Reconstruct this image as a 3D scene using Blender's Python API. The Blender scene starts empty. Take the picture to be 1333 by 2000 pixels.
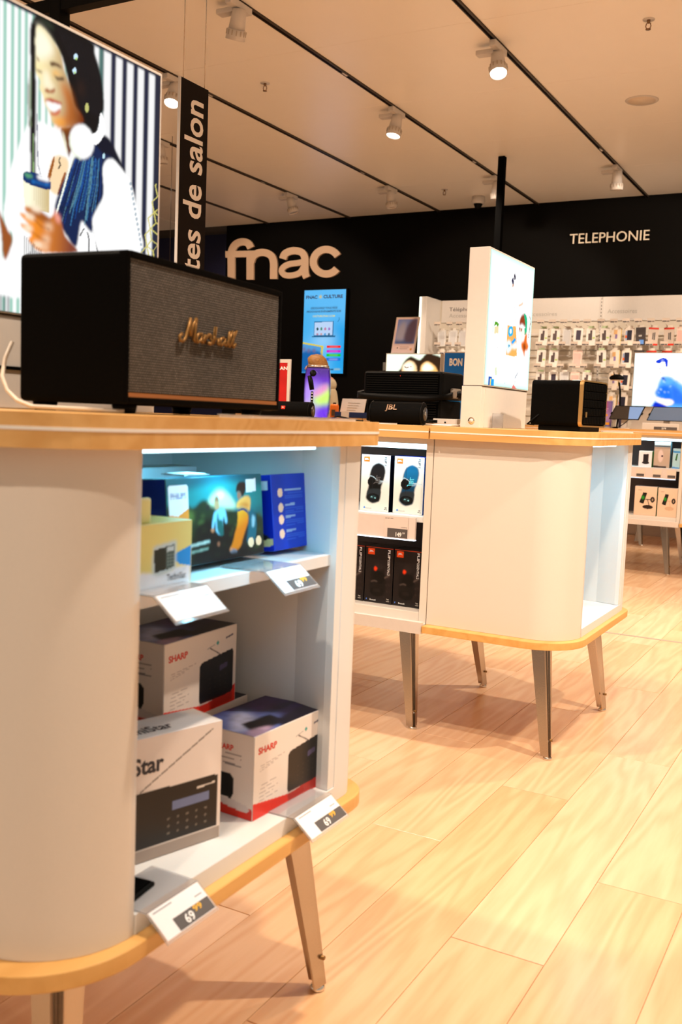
import bpy, bmesh, math, random
import numpy as np
from mathutils import Vector, Matrix

# ------------------------------------------------------------------ camera
SC = bpy.context.scene
COL = SC.collection
PI = math.pi
R_ = math.radians
random.seed(7)

cd = bpy.data.cameras.new('camera')
cam = bpy.data.objects.new('camera', cd)
COL.objects.link(cam)
SC.camera = cam
FPX = 1908.6
cd.sensor_fit = 'VERTICAL'
cd.sensor_height = 36.0
cd.lens = FPX / 2000 * 36.0
cd.clip_start = 0.05
CM = np.array([[0.8746723329726067, 0.4831763184359143, 0.03858698271403521],
               [0.08076795287439982, -0.066789327304894, -0.9944926965778272],
               [-0.47793812122568335, 0.8729718386413594, -0.09744393884890058]])   # right, down, forward
cam.matrix_world = Matrix(((CM[0][0], -CM[1][0], -CM[2][0], 0), (CM[0][1], -CM[1][1], -CM[2][1], 0),
                           (CM[0][2], -CM[1][2], -CM[2][2], 1.0), (0, 0, 0, 1)))
cd.dof.use_dof = True
cd.dof.focus_distance = 3.15
cd.dof.aperture_fstop = 7.0

# ------------------------------------------------------------------ world, lights, exposure
w = bpy.data.worlds.new('world'); SC.world = w; w.use_nodes = True
wb = w.node_tree.nodes['Background']
wb.inputs[0].default_value = (1.0, 0.78, 0.58, 1)
wb.inputs[1].default_value = 0.47
SC.view_settings.view_transform = 'Standard'
SC.view_settings.look = 'None'
SC.view_settings.gamma = 1
SC.view_settings.use_curve_mapping = False
SC.view_settings.exposure = 0.08

WARM = (1.0, 0.81, 0.63)
def spot(loc, aim, power, cone=75, size=0.05, col=WARM, blend=0.35):
    d = bpy.data.lights.new('spot_light', 'SPOT'); d.energy = power; d.color = col
    d.spot_size = R_(cone); d.spot_blend = blend; d.shadow_soft_size = size
    o = bpy.data.objects.new('spot_light', d); COL.objects.link(o); o.location = loc
    o.rotation_euler = (Vector(aim) - Vector(loc)).to_track_quat('-Z', 'Y').to_euler()
    return o
def area(loc, aim, power, sx, sy, col=WARM, name='area_light', spread=180):
    d = bpy.data.lights.new(name, 'AREA'); d.energy = power; d.color = col; d.shape = 'RECTANGLE'; d.size = sx; d.size_y = sy
    d.spread = R_(spread)
    o = bpy.data.objects.new(name, d); COL.objects.link(o); o.location = loc
    o.rotation_euler = (Vector(aim) - Vector(loc)).to_track_quat('-Z', 'Y').to_euler()
    return o
# track lamps read from shadows, plus unseen spots added to brighten fronts and wall
for loc, aim, p in (((-2.14, 0.80, 3.02), (-1.3, 2.2, 0), 220), ((1.07, 2.5, 3.02), (-0.6, 3.0, 0), 300),
                    ((-0.3, -0.9, 3.02), (-0.9, 1.6, 0.2), 120), ((0.1, 4.4, 3.02), (-0.6, 3.8, 0), 220),
                    ((-0.15, 1.2, 3.02), (-0.5, 2.0, 0), 190), ((-1.07, 5.3, 3.02), (-1.2, 5.8, 0), 230), ((0.5, 6.6, 3.02), (-1.0, 6.8, 0), 220),
                    ((-3.21, 2.6, 3.02), (-2.4, 4.2, 0), 180), ((-4.3, 7.0, 3.02), (-4.0, 6.5, 0), 150),
                    ((-1.07, 7.4, 3.02), (-2.2, 9.7, 1.6), 170), ((0.6, 7.6, 3.02), (-1.5, 9.6, 1.4), 150),
                    ((-3.2, 7.4, 3.02), (-3.6, 9.7, 1.5), 120), ((-5.9, 7.3, 3.02), (-6.2, 9.7, 1.6), 110)):
    spot(loc, aim, p)

# ------------------------------------------------------------------ helpers
def lin(c):
    return tuple((x / 12.92 if x <= 0.04045 else ((x + 0.055) / 1.055) ** 2.4) for x in c)
def H(s):
    return lin(tuple(int(s[i:i + 2], 16) / 255 for i in (0, 2, 4)))

MATS = {}
def mat(name, col=(.8, .8, .8), rough=.5, metal=0.0, emit=None, estr=1.0, bump=None, spec=0.5, alpha=None, trans=0.0, vary=None, coat=0.0):
    if name in MATS: return MATS[name]
    m = bpy.data.materials.new(name); m.use_nodes = True
    nt = m.node_tree; b = nt.nodes['Principled BSDF']
    b.inputs['Base Color'].default_value = (*col, 1); b.inputs['Roughness'].default_value = rough
    b.inputs['Metallic'].default_value = metal
    b.inputs['Specular IOR Level'].default_value = spec
    if coat: b.inputs['Coat Weight'].default_value = coat
    if trans: b.inputs['Transmission Weight'].default_value = trans
    if emit is not None:
        b.inputs['Emission Color'].default_value = (*emit, 1); b.inputs['Emission Strength'].default_value = estr
    tc = nt.nodes.new('ShaderNodeTexCoord')
    nz = nt.nodes.new('ShaderNodeTexNoise'); nz.inputs['Scale'].default_value = (bump or (60, .02))[0]
    nt.links.new(tc.outputs['Object'], nz.inputs['Vector'])
    if emit is None:
        v = vary if vary is not None else 0.03
        mx = nt.nodes.new('ShaderNodeMix'); mx.data_type = 'RGBA'
        mx.inputs[6].default_value = (*[c * (1 - v) for c in col], 1); mx.inputs[7].default_value = (*[min(1, c * (1 + v)) for c in col], 1)
        nt.links.new(nz.outputs['Fac'], mx.inputs[0]); nt.links.new(mx.outputs[2], b.inputs['Base Color'])
    if bump:
        bp = nt.nodes.new('ShaderNodeBump'); bp.inputs['Strength'].default_value = bump[1]; bp.inputs['Distance'].default_value = 0.002
        nt.links.new(nz.outputs['Fac'], bp.inputs['Height']); nt.links.new(bp.outputs['Normal'], b.inputs['Normal'])
    MATS[name] = m
    return m

def wood(name, c1, c2, scale, rough=.4, axis='Y', rnd=False, tint=0.0):
    m = bpy.data.materials.new(name); m.use_nodes = True
    nt = m.node_tree; b = nt.nodes['Principled BSDF']; N = nt.nodes.new; L = nt.links.new
    tc = N('ShaderNodeTexCoord'); mp = N('ShaderNodeMapping')
    L(tc.outputs['Object'], mp.inputs['Vector'])
    mp.inputs['Scale'].default_value = {'Y': (1, .09, 1), 'X': (.09, 1, 1)}[axis]
    if rnd:
        oi = N('ShaderNodeObjectInfo'); ml = N('ShaderNodeMath'); ml.operation = 'MULTIPLY'; ml.inputs[1].default_value = 53
        cx = N('ShaderNodeCombineXYZ')
        L(oi.outputs['Random'], ml.inputs[0]); L(ml.outputs[0], cx.inputs[0]); L(ml.outputs[0], cx.inputs[2]); L(cx.outputs[0], mp.inputs['Location'])
    n1 = N('ShaderNodeTexNoise'); n1.inputs['Scale'].default_value = scale; n1.inputs['Detail'].default_value = 2; n1.inputs['Roughness'].default_value = .45
    L(mp.outputs[0], n1.inputs['Vector'])
    mu = N('ShaderNodeMath'); mu.operation = 'MULTIPLY'; mu.inputs[1].default_value = 9
    sn = N('ShaderNodeMath'); sn.operation = 'SINE'
    ml2 = N('ShaderNodeMath'); ml2.operation = 'MULTIPLY'; ml2.inputs[1].default_value = 6.28
    L(n1.outputs['Fac'], mu.inputs[0]); L(mu.outputs[0], ml2.inputs[0]); L(ml2.outputs[0], sn.inputs[0])
    n2 = N('ShaderNodeTexNoise'); n2.inputs['Scale'].default_value = scale * 14; n2.inputs['Detail'].default_value = 3
    L(mp.outputs[0], n2.inputs['Vector'])
    mr = N('ShaderNodeMapRange'); mr.inputs[1].default_value = -1; mr.inputs[2].default_value = 1; mr.inputs[3].default_value = .12; mr.inputs[4].default_value = .72
    L(sn.outputs[0], mr.inputs[0])
    ad = N('ShaderNodeMath'); ad.operation = 'MULTIPLY_ADD'; ad.inputs[1].default_value = .6; ad.use_clamp = True
    sb = N('ShaderNodeMath'); sb.operation = 'SUBTRACT'; sb.inputs[1].default_value = .35
    L(n2.outputs['Fac'], sb.inputs[0]); L(sb.outputs[0], ad.inputs[0]); L(mr.outputs[0], ad.inputs[2])
    mx = N('ShaderNodeMix'); mx.data_type = 'RGBA'; mx.inputs[6].default_value = (*c1, 1); mx.inputs[7].default_value = (*c2, 1)
    L(ad.outputs[0], mx.inputs[0])
    out = mx.outputs[2]
    if rnd:
        hs = N('ShaderNodeHueSaturation'); r1 = N('ShaderNodeMapRange'); r1.inputs[3].default_value = 1 - tint; r1.inputs[4].default_value = 1 + tint * .6
        r2 = N('ShaderNodeMapRange'); r2.inputs[3].default_value = 1 + tint * .9; r2.inputs[4].default_value = 1 - tint * 1.2
        L(oi.outputs['Random'], r1.inputs[0]); L(oi.outputs['Random'], r2.inputs[0])
        L(r1.outputs[0], hs.inputs['Value']); L(r2.outputs[0], hs.inputs['Saturation']); L(out, hs.inputs['Color']); out = hs.outputs[0]
    L(out, b.inputs['Base Color']); b.inputs['Roughness'].default_value = rough
    MATS[name] = m
    return m

def vcol_mat(name, emit=0.0, rough=.35, spec=.4):
    m = bpy.data.materials.new(name); m.use_nodes = True
    nt = m.node_tree; b = nt.nodes['Principled BSDF']
    a = nt.nodes.new('ShaderNodeAttribute'); a.attribute_name = 'Col'
    b.inputs['Roughness'].default_value = rough; b.inputs['Specular IOR Level'].default_value = spec
    if emit:
        b.inputs['Base Color'].default_value = (.005, .005, .005, 1); b.inputs['Specular IOR Level'].default_value = .08
        nt.links.new(a.outputs['Color'], b.inputs['Emission Color']); b.inputs['Emission Strength'].default_value = emit
    else:
        nt.links.new(a.outputs['Color'], b.inputs['Base Color'])
    MATS[name] = m
    return m

class MB:
    def __init__(s): s.v = []; s.f = []; s.mi = []; s.cur = 0; s.sm = []; s.smooth = False
    def add(s, vs, fs):
        n = len(s.v); s.v += [tuple(v) for v in vs]
        for f in fs: s.f.append(tuple(i + n for i in f)); s.mi.append(s.cur); s.sm.append(s.smooth)
        return s
    def box(s, x0, y0, z0, x1, y1, z1):
        return s.add([(x0, y0, z0), (x1, y0, z0), (x1, y1, z0), (x0, y1, z0), (x0, y0, z1), (x1, y0, z1), (x1, y1, z1), (x0, y1, z1)],
                     [(0, 3, 2, 1), (4, 5, 6, 7), (0, 1, 5, 4), (1, 2, 6, 5), (2, 3, 7, 6), (3, 0, 4, 7)])
    def prism(s, poly, z0, z1, split=False):
        n = len(poly)
        ar = sum(poly[i][0] * poly[(i + 1) % n][1] - poly[(i + 1) % n][0] * poly[i][1] for i in range(n))
        if ar < 0: poly = poly[::-1]
        if split:
            lo = [(x, y, z0) for x, y in poly]; hi = [(x, y, z1) for x, y in poly]
            return s.add(lo + hi + lo + hi, [tuple(range(n - 1, -1, -1)), tuple(range(n, 2 * n))] + [(2 * n + i, 2 * n + (i + 1) % n, 3 * n + (i + 1) % n, 3 * n + i) for i in range(n)])
        return s.add([(x, y, z0) for x, y in poly] + [(x, y, z1) for x, y in poly],
                     [tuple(range(n - 1, -1, -1)), tuple(range(n, 2 * n))] + [(i, (i + 1) % n, n + (i + 1) % n, n + i) for i in range(n)])
    def xf(s, fn, start=0):
        s.v[start:] = [tuple(fn(*v)) for v in s.v[start:]]; return s
    def tube(s, pts, r, n=8, closed=False, cap=True):
        pts = [Vector(p) for p in pts]; rr = r if isinstance(r, (list, tuple)) else [r] * len(pts)
        m = len(pts); rings = []; up = None
        for i, p in enumerate(pts):
            if closed: t = (pts[(i + 1) % m] - pts[i - 1]).normalized()
            else: t = (pts[min(i + 1, m - 1)] - pts[max(i - 1, 0)]).normalized()
            if up is None:
                up = Vector((0, 0, 1)) if abs(t.z) < .9 else Vector((1, 0, 0))
            a = t.cross(up).normalized(); b = a.cross(t).normalized(); up = b
            rings.append([p + (a * math.cos(2 * PI * k / n) + b * math.sin(2 * PI * k / n)) * rr[i] for k in range(n)])
        vs = [v for g in rings for v in g]; fs = []
        for i in range(m if closed else m - 1):
            j = (i + 1) % m
            for k in range(n): fs.append((i * n + k, i * n + (k + 1) % n, j * n + (k + 1) % n, j * n + k))
        if cap and not closed: fs += [tuple(range(n - 1, -1, -1)), tuple((m - 1) * n + k for k in range(n))]
        old = s.smooth; s.smooth = True; s.add(vs, fs); s.smooth = old
        return s
    def cyl(s, p0, p1, r0, r1=None, n=24):
        return s.tube([p0, p1], [r0, r0 if r1 is None else r1], n)
    def lathe(s, prof, n=28, c=(0, 0, 0)):
        vs = []; fs = []
        for r, z in prof:
            for k in range(n): a = 2 * PI * k / n; vs.append((c[0] + r * math.cos(a), c[1] + r * math.sin(a), c[2] + z))
        for i in range(len(prof) - 1):
            for k in range(n): fs.append((i * n + k, i * n + (k + 1) % n, (i + 1) * n + (k + 1) % n, (i + 1) * n + k))
        fs += [tuple(range(n - 1, -1, -1)), tuple((len(prof) - 1) * n + k for k in range(n))]
        old = s.smooth; s.smooth = True; s.add(vs, fs); s.smooth = old
        return s
    def quad(s, a, b, c, d): return s.add([a, b, c, d], [(0, 1, 2, 3)])
    def rings(s, loops):
        n = len(loops[0]); vs = [p for l in loops for p in l]
        fs = [(i * n + k, i * n + (k + 1) % n, (i + 1) * n + (k + 1) % n, (i + 1) * n + k) for i in range(len(loops) - 1) for k in range(n)]
        fs += [tuple(range(n - 1, -1, -1)), tuple((len(loops) - 1) * n + k for k in range(n))]
        return s.add(vs, fs)
    def build(s, name, mats, parent=None, world=False, bevel=0, seg=2, label=None):
        me = bpy.data.meshes.new(name); vs = s.v
        if world and parent is not None:
            inv = rootmat(parent).inverted(); vs = [tuple(inv @ Vector(v)) for v in vs]
        me.from_pydata(vs, [], s.f)
        for m in (mats if isinstance(mats, (list, tuple)) else [mats]): me.materials.append(m)
        me.polygons.foreach_set('material_index', s.mi); me.polygons.foreach_set('use_smooth', s.sm)
        me.update()
        if bevel:
            bm = bmesh.new(); bm.from_mesh(me)
            bmesh.ops.recalc_face_normals(bm, faces=bm.faces)
            es = [e for e in bm.edges if len(e.link_faces) == 2 and e.calc_face_angle(0) > 0.6]
            bmesh.ops.bevel(bm, geom=es, offset=bevel, segments=seg, profile=.6, affect='EDGES', clamp_overlap=True)
            bm.to_mesh(me); bm.free()
        else:
            bm = bmesh.new(); bm.from_mesh(me); bmesh.ops.recalc_face_normals(bm, faces=bm.faces); bm.to_mesh(me); bm.free()
        o = bpy.data.objects.new(name, me); COL.objects.link(o)
        if parent is not None: o.parent = parent
        if label: o['label'] = label
        return o
def rootmat(o):
    m = Matrix.Identity(4)
    while o is not None:
        m = (Matrix.Translation(o.location) @ o.rotation_euler.to_matrix().to_4x4()) @ m; o = o.parent
    return m
def thing(name, label, cat, loc=(0, 0, 0), rotz=0, group=None, rx=0):
    o = bpy.data.objects.new(name, None); COL.objects.link(o); o.location = loc; o.rotation_euler = (rx, 0, rotz)
    o.empty_display_size = .05
    o['label'] = label; o['category'] = cat
    if group: o['group'] = group
    return o
def tag(o, label, cat, group=None):
    o['label'] = label; o['category'] = cat
    if group: o['group'] = group
    return o
def struct(o): o['kind'] = 'structure'; return o
def copy_tree(o, parent=None):
    c = o.copy(); COL.objects.link(c)
    if parent is not None: c.parent = parent
    for ch in [x for x in bpy.data.objects if x.parent == o]: copy_tree(ch, c)
    return c

# rays of the camera, used to read positions off known planes
def ray(px, py): return CM.T @ np.array([(px - 666.5) / FPX, (py - 1000) / FPX, 1.])
O_ = np.array([0, 0, 1.])
def hit(px, py, P, n):
    d = ray(px, py); P = np.array(P, float); n = np.array(n, float)
    return O_ + d * ((P - O_) @ n) / (d @ n)

TXT = {}
def text_mesh(s, bold=0.0, shear=0.0, ext=0.0, spacing=1.0):
    k = (s, bold, shear, ext, spacing)
    if k not in TXT:
        c = bpy.data.curves.new('t', 'FONT'); c.body = s; c.offset = bold; c.shear = shear; c.extrude = ext; c.size = 1; c.resolution_u = 3; c.space_character = spacing
        o = bpy.data.objects.new('t', c); COL.objects.link(o)
        dg = bpy.context.evaluated_depsgraph_get(); dg.update()
        me = bpy.data.meshes.new_from_object(o.evaluated_get(dg))
        vs = [tuple(v.co) for v in me.vertices]; fs = [tuple(p.vertices) for p in me.polygons]
        bpy.data.objects.remove(o); bpy.data.curves.remove(c); bpy.data.meshes.remove(me)
        xs = [v[0] for v in vs]; ys = [v[1] for v in vs]; x0, x1, y0, y1 = min(xs), max(xs), min(ys), max(ys)
        TXT[k] = ([((v[0] - x0) / (x1 - x0), (v[1] - y0) / (y1 - y0), v[2]) for v in vs], fs)
    return TXT[k]
def lettering(s, P, U, V, m, parent, bold=0.0, ext=0.0, name='lettering', world=False, shear=0.0, spacing=1.0, label=None, mb=None):
    """text fitted to the parallelogram P, P+U, P+V"""
    vs, fs = text_mesh(s, bold, shear, 1.0 if ext else 0.0, spacing)
    P, U, V = Vector(P), Vector(U), Vector(V); N = U.cross(V).normalized()
    out = [P + U * a + V * b + N * (c * ext + ext) for a, b, c in vs]
    if mb is not None: mb.add(out, fs); return mb
    return MB().add(out, fs).build(name, m, parent, world=world, label=label)

def smoothpoly(pts, n=4):
    out = []; m = len(pts)
    for i in range(m):
        p0, p1, p2, p3 = (np.array(pts[(i + k) % m], float) for k in (-1, 0, 1, 2))
        for t in np.linspace(0, 1, n, endpoint=False):
            out.append(tuple(.5 * (2 * p1 + (p2 - p0) * t + (2 * p0 - 5 * p1 + 4 * p2 - p3) * t * t + (3 * p1 - p0 - 3 * p2 + p3) * t ** 3)))
    return out
class Paint:
    """flat print: colours on a grid, u to the right and v up, both 0..1"""
    def __init__(s, w, h, bg, f=None):
        s.w, s.h = w, h; s.U, s.V = np.meshgrid(np.linspace(0, 1, w), np.linspace(0, 1, h))
        s.C = np.zeros((h, w, 3)); s.C[:] = lin(bg); s.f = f or (lambda x, y: (x, y))
    def blur(s, m, r):
        if r <= 0: return m
        k = np.ones(2 * r + 1) / (2 * r + 1)
        for _ in range(2):
            for ax in (0, 1):
                pad = [(0, 0), (0, 0)]; pad[ax] = (r, r); q = np.pad(m, pad, mode='edge')
                m = np.apply_along_axis(lambda a: np.convolve(a, k, 'valid'), ax, q)
        return m
    def mask(s, poly):
        P = [s.f(*p) for p in poly]; m = np.zeros(s.U.shape, bool); n = len(P)
        for i in range(n):
            (x0, y0), (x1, y1) = P[i], P[(i + 1) % n]
            if y0 == y1: continue
            c = ((y0 > s.V) != (y1 > s.V)) & (s.U < (x1 - x0) * (s.V - y0) / (y1 - y0) + x0); m ^= c
        return m.astype(float)
    def put(s, m, c, soft=1, c2=None, d=None, a=1.0):
        m = s.blur(m, soft)[..., None] * a
        col = np.array(lin(c))
        if c2 is not None:
            (ax, ay), (bx, by) = s.f(*d[0]), s.f(*d[1]); L2 = (bx - ax) ** 2 + (by - ay) ** 2
            t = np.clip(((s.U - ax) * (bx - ax) + (s.V - ay) * (by - ay)) / L2, 0, 1)[..., None]
            col = col * (1 - t) + np.array(lin(c2)) * t
        s.C = s.C * (1 - m) + col * m; return s
    def poly(s, P, c, soft=1, c2=None, d=None, smooth=True, a=1.0):
        return s.put(s.mask(smoothpoly(P) if smooth else P), c, soft, c2, d, a)
    def ell(s, x, y, rx, ry, c, soft=1, a=1.0, rot=0):
        ca, sa = math.cos(rot), math.sin(rot)
        return s.poly([(x + rx * math.cos(t) * ca - ry * math.sin(t) * sa, y + rx * math.cos(t) * sa + ry * math.sin(t) * ca) for t in np.linspace(0, 2 * PI, 20, endpoint=False)], c, soft, smooth=False, a=a)
    def line(s, P, wd, c, soft=0, a=1.0):
        L = []; Rr = []
        for i, p in enumerate(P):
            q0, q1 = P[max(i - 1, 0)], P[min(i + 1, len(P) - 1)]; dx, dy = q1[0] - q0[0], q1[1] - q0[1]; l = math.hypot(dx, dy) or 1
            L.append((p[0] - dy / l * wd / 2, p[1] + dx / l * wd / 2)); Rr.append((p[0] + dy / l * wd / 2, p[1] - dx / l * wd / 2))
        return s.poly(L + Rr[::-1], c, soft, smooth=False, a=a)
    def noise(s, amt, seed=1, r=2):
        g = np.random.RandomState(seed).rand(s.h, s.w); g = s.blur(g, r); g = (g - g.mean()) / (g.std() + 1e-6)
        s.C *= (1 + amt * g)[..., None]; s.C = np.clip(s.C, 0, 1); return s
    def panel(s, name, P, U, V, m, parent, world=False, label=None):
        P, U, V = np.array(P, float), np.array(U, float), np.array(V, float)
        vs = (P + s.U[..., None] * U + s.V[..., None] * V).reshape(-1, 3)
        i = np.arange((s.h - 1) * (s.w - 1)); r, c = i // (s.w - 1), i % (s.w - 1); a = r * s.w + c
        fs = np.stack([a, a + 1, a + s.w + 1, a + s.w], 1)
        me = bpy.data.meshes.new(name)
        if world:
            inv = np.array(rootmat(parent).inverted()); vs = vs @ inv[:3, :3].T + inv[:3, 3]
        me.from_pydata(vs.tolist(), [], fs.tolist())
        at = me.color_attributes.new('Col', 'FLOAT_COLOR', 'POINT')
        at.data.foreach_set('color', np.concatenate([s.C.reshape(-1, 3), np.ones((s.w * s.h, 1))], 1).ravel())
        me.materials.append(m); o = bpy.data.objects.new(name, me); COL.objects.link(o)
        if parent is not None: o.parent = parent
        if label: o['label'] = label
        return o

# ------------------------------------------------------------------ materials
M_lam = mat('white_laminate', (.74, .68, .61), .38, bump=(220, .05), vary=.015)
M_lamin = mat('white_melamine', (.72, .72, .71), .45, vary=.01)
M_edge = wood('maple_edge', H('DDB070'), H('CD9A56'), 9, .42, 'X')
M_base = wood('maple_base', H('E2B16A'), H('D29E56'), 9, .42, 'Y')
M_strip = mat('white_inlay', (.85, .82, .78), .35)
M_floor = wood('floor_wood', H('E7C49E'), H('DAAE86'), 8.5, .27, 'Y', rnd=True, tint=.09)
M_black = mat('black_plastic', (.003, .003, .003), .5, spec=.08)
M_blackm = mat('black_matte', (.002, .002, .002), .9, spec=.02)
M_vinyl = mat('black_vinyl', (.002, .0018, .0016), .5, bump=(500, .2), spec=.03)
M_wall = mat('black_wall_paint', (.0035, .003, .0025), .6, bump=(30, .05), spec=.04)
M_ceil = mat('ceiling_lacquer', (.93, .88, .80), .32, spec=.5, bump=(6, .03), vary=.015)
M_track = mat('bronze_track', (.05, .035, .025), .35, .4)
M_white = mat('white_paint', (.64, .60, .56), .4)
M_steel = mat('brushed_steel', (.50, .44, .38), .2, 1.0, bump=(300, .1))
M_chrome = mat('chrome', (.8, .76, .7), .12, 1.0)
M_alu = mat('aluminium_profile', (.80, .76, .73), .38, .35)
M_acr = mat('clear_acrylic', (.93, .93, .95), .08, trans=.85)
M_paper = mat('white_paper', (.82, .81, .83), .6)
M_greyp = mat('grey_print', (.09, .08, .08), .5)
M_ink = mat('dark_ink', (.02, .02, .03), .5)
M_pale = mat('pale_ink', (.42, .40, .37), .5)
M_wink = mat('white_ink', (.85, .85, .85), .5)
M_orange = mat('orange_ink', H('F2651A'), .45)
M_red = mat('red_ink', H('D8321E'), .45)
M_gold = mat('gold_trim', H('C9A36A'), .3, .85)
M_brass = mat('brass_badge', H('8A6636'), .42, .6)
M_blue = mat('blue_ink', H('1B52C4'), .45)
M_greycard = mat('grey_fabric', (.2, .19, .17), .9)
M_led = mat('led_strip', emit=(.50, .85, 1.0), estr=3)
M_lens = mat('lamp_lens', emit=(1.0, .9, .75), estr=30)
MV = vcol_mat('printed_card', 0, .35); MVE = vcol_mat('backlit_film', 1.25); MVS = vcol_mat('screen_picture', 1.0)

# ------------------------------------------------------------------ floor, ceiling, walls
ZC = 3.2; YW = 9.76
fl = MB().box(-12, -1, -.05, 3.2, YW, -.0035).build('floor', M_floor); struct(fl)
pw = .1865; plank = None; k = 0
pm = MB().box(-pw / 2 + .0006, -.624, -.006, pw / 2 - .0006, .624, 0)
offs = {}
off_known = {-1: 2.53, -2: 2.10, 0: 1.71, 1: 2.10}
for i in range(-22, 4):
    xc = -.656 + pw / 2 + i * pw
    y0 = off_known.get(i, random.uniform(0, 1.25)); y0 = y0 % 1.25 - 1.25
    for j in range(0, 9):
        yc = y0 + j * 1.25 + .625
        if yc - .625 > 9.6 or yc + .625 < .55 or yc + .625 > YW: continue
        if xc > -.35 - .0 * yc and yc > 6 or xc > .35: continue
        if xc < -2.6 and yc < 2.2: continue
        if plank is None:
            plank = pm.build('plank', M_floor, fl, bevel=.0007, seg=1); o = plank
        else:
            o = plank.copy(); COL.objects.link(o)
        o.location = (xc, yc, random.uniform(-.0002, .0002))
line = MB().box(-2.3, 4.745, -.001, 2.5, 4.765, .0012).build('trim_1', mat('grey_strip', (.36, .30, .25), .5)); struct(line)

ce = MB().box(-12, -1, ZC + .012, 3.2, YW + .6, ZC + .08).build('ceiling', mat('ceiling_void', (.05, .04, .03), .8)); struct(ce)
tp = 1.0745; cp = None
for i in range(-10, 5):
    xc = -2.14 + (i + .5) * tp
    for j in range(-1, 10):
        yc = 6.37 + (j - 5) * 1.115 + .5575
        if yc > 9.9: continue
        y1 = min(1.115 / 2, YW + .6 - yc)
        if cp is None:
            cp = MB().box(-tp / 2 + .017, -1.115 / 2 + .0012, 0, tp / 2 - .017, 1.115 / 2 - .0012, .018).build('ceiling_panel', M_ceil, ce, bevel=.001, seg=1); o = cp
        else:
            o = cp.copy(); COL.objects.link(o)
        o.location = (xc, yc, ZC)
wn = MB().box(-7.05, YW, 0, 3.2, YW + .1, ZC + .012).build('wall_back', M_wall); struct(wn)
wn2 = MB().box(-12, YW + .45, 0, -7.05, YW + .55, ZC + .012).build('wall_recess', mat('navy_wall_paint', H('0A1440'), .6)); struct(wn2)
wl = MB().box(-12.1, -1, 0, -12, YW + .6, ZC).build('wall_left', M_white); struct(wl)

place = ['fourth visible ceiling track from the right', 'fifth visible ceiling track, left of the banner', 'farthest left ceiling track']
tl = {0: 'dark lighting track furthest right on the ceiling', -1: 'dark lighting track second from the right on the ceiling',
      -2: 'dark lighting track starting above the big backlit portrait', -3: 'dark lighting track passing behind the banner, fourth from right',
      -4: 'short dark lighting track furthest left by the black wall', 1: None, 2: None}
for i in (0, -1, -2, -3, -4):
    x = -2.14 + i * tp
    t = thing('lighting_track', tl[i], 'lighting track', (x, 4, ZC), group='ceiling lighting tracks')
    b = MB(); b.box(-.015, -4.5, -.012, -.009, YW - 4.02, .01); b.box(.009, -4.5, -.012, .015, YW - 4.02, .01); b.box(-.015, -4.5, .004, .015, YW - 4.02, .01)
    b.build('rail', M_track, t)
    for yy in (-2.9, -.6, 1.7, 4.0):
        MB().box(-.011, yy - .03, -.010, .011, yy + .03, -.002).build('joint_cover', M_white, t)

# ------------------------------------------------------------------ track spotlights
def spotlight(x, y, aimx, aimy, label, lit, power=0, yaw=0.3, scale=1.0, side=-1):
    t = thing('track_spotlight', label, 'spotlight', (x, y, ZC - .012), group='white track spotlights')
    MB().box(-.02, -.1, -.035, .02, .1, 0).build('adapter', M_white, t, bevel=.004)
    MB().box(side * .02 - .0, -.03, -.05, side * .13, .03, -.022).build('bracket', M_white, t, bevel=.006)
    a = Vector((aimx, aimy, -1)).normalized()
    q = Vector((0, 0, -1)).rotation_difference(a)
    c = Vector((.0, 0, -.075))
    prof = [(.012, .045), (.036, .040), (.040, 0), (.045, -.062), (.045, -.068), (.040, -.07), (.038, -.066)]
    b = MB().lathe(prof[:2] + [(.040, 0), (.0455, -.060)], 26)
    b.xf(lambda X, Y, Z: q @ Vector((X, Y, Z)) + c)
    h = b.build('lamp_head', M_white, t)
    MB().lathe([(.047, -.060), (.052, -.062), (.054, -.112), (.049, -.114), (.046, -.100), (.046, -.062)], 26).xf(lambda X, Y, Z: q @ Vector((X, Y, Z)) + c).build('reflector_ring', M_white, h)
    fin = MB()
    for k in range(14):
        g = 2 * PI * k / 14; ca, sa = math.cos(g), math.sin(g)
        n0 = len(fin.v); fin.box(.050, -.003, -.09, .0555, .003, -.064)
        fin.xf(lambda X, Y, Z: q @ Vector((X * ca - Y * sa, X * sa + Y * ca, Z)) + c, n0)
    fin.build('cooling_slots', mat('slot_grey', (.45, .38, .3), .6), h)
    MB().lathe([(.0, -.1005), (.046, -.1005), (.046, -.104), (.0, -.104)], 22).xf(lambda X, Y, Z: q @ Vector((X, Y, Z)) + c).build('lens', M_lens if lit else mat('lamp_glass', (.5, .45, .4), .2), h)
    if power:
        L = c + q @ Vector((0, 0, -.13)); p = Vector((x, y, ZC - .012)) + L
        spot(p, p + a * 2, power, 70, .04)
    return t
spotlight(-3.21, 4.50, -.35, .25, 'white track spotlight with slotted head at top left of centre', False, 60, side=-1)
spotlight(-3.214, 6.47, -.1, -.2, 'lit white track spotlight below the middle of the second track', True, 70)
spotlight(-2.14, 5.60, .25, -.4, 'lit white track spotlight on the rightmost track, nearest', True, 80)
spotlight(-2.14, 8.55, .0, .1, 'white track spotlight at the far end of the rightmost track', False, 60)
spotlight(-3.214, 8.55, .0, .1, 'white track spotlight half hidden behind the black ceiling post', False, 50)
spotlight(-4.289, 8.58, .1, .1, 'white track spotlight above the wall screen, near the back wall', False, 50)
spotlight(-5.363, 8.5, .3, .1, 'white track spotlight above the tan wall logo, leaning right', False, 50)
spotlight(-4.289, 5.31, .1, -.4, 'lit white track spotlight between backlit portrait and black banner', True, 60)
spotlight(-5.363, 6.47, .1, .1, 'unlit white track spotlight half hidden by the backlit portrait edge', False, 50)

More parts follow.
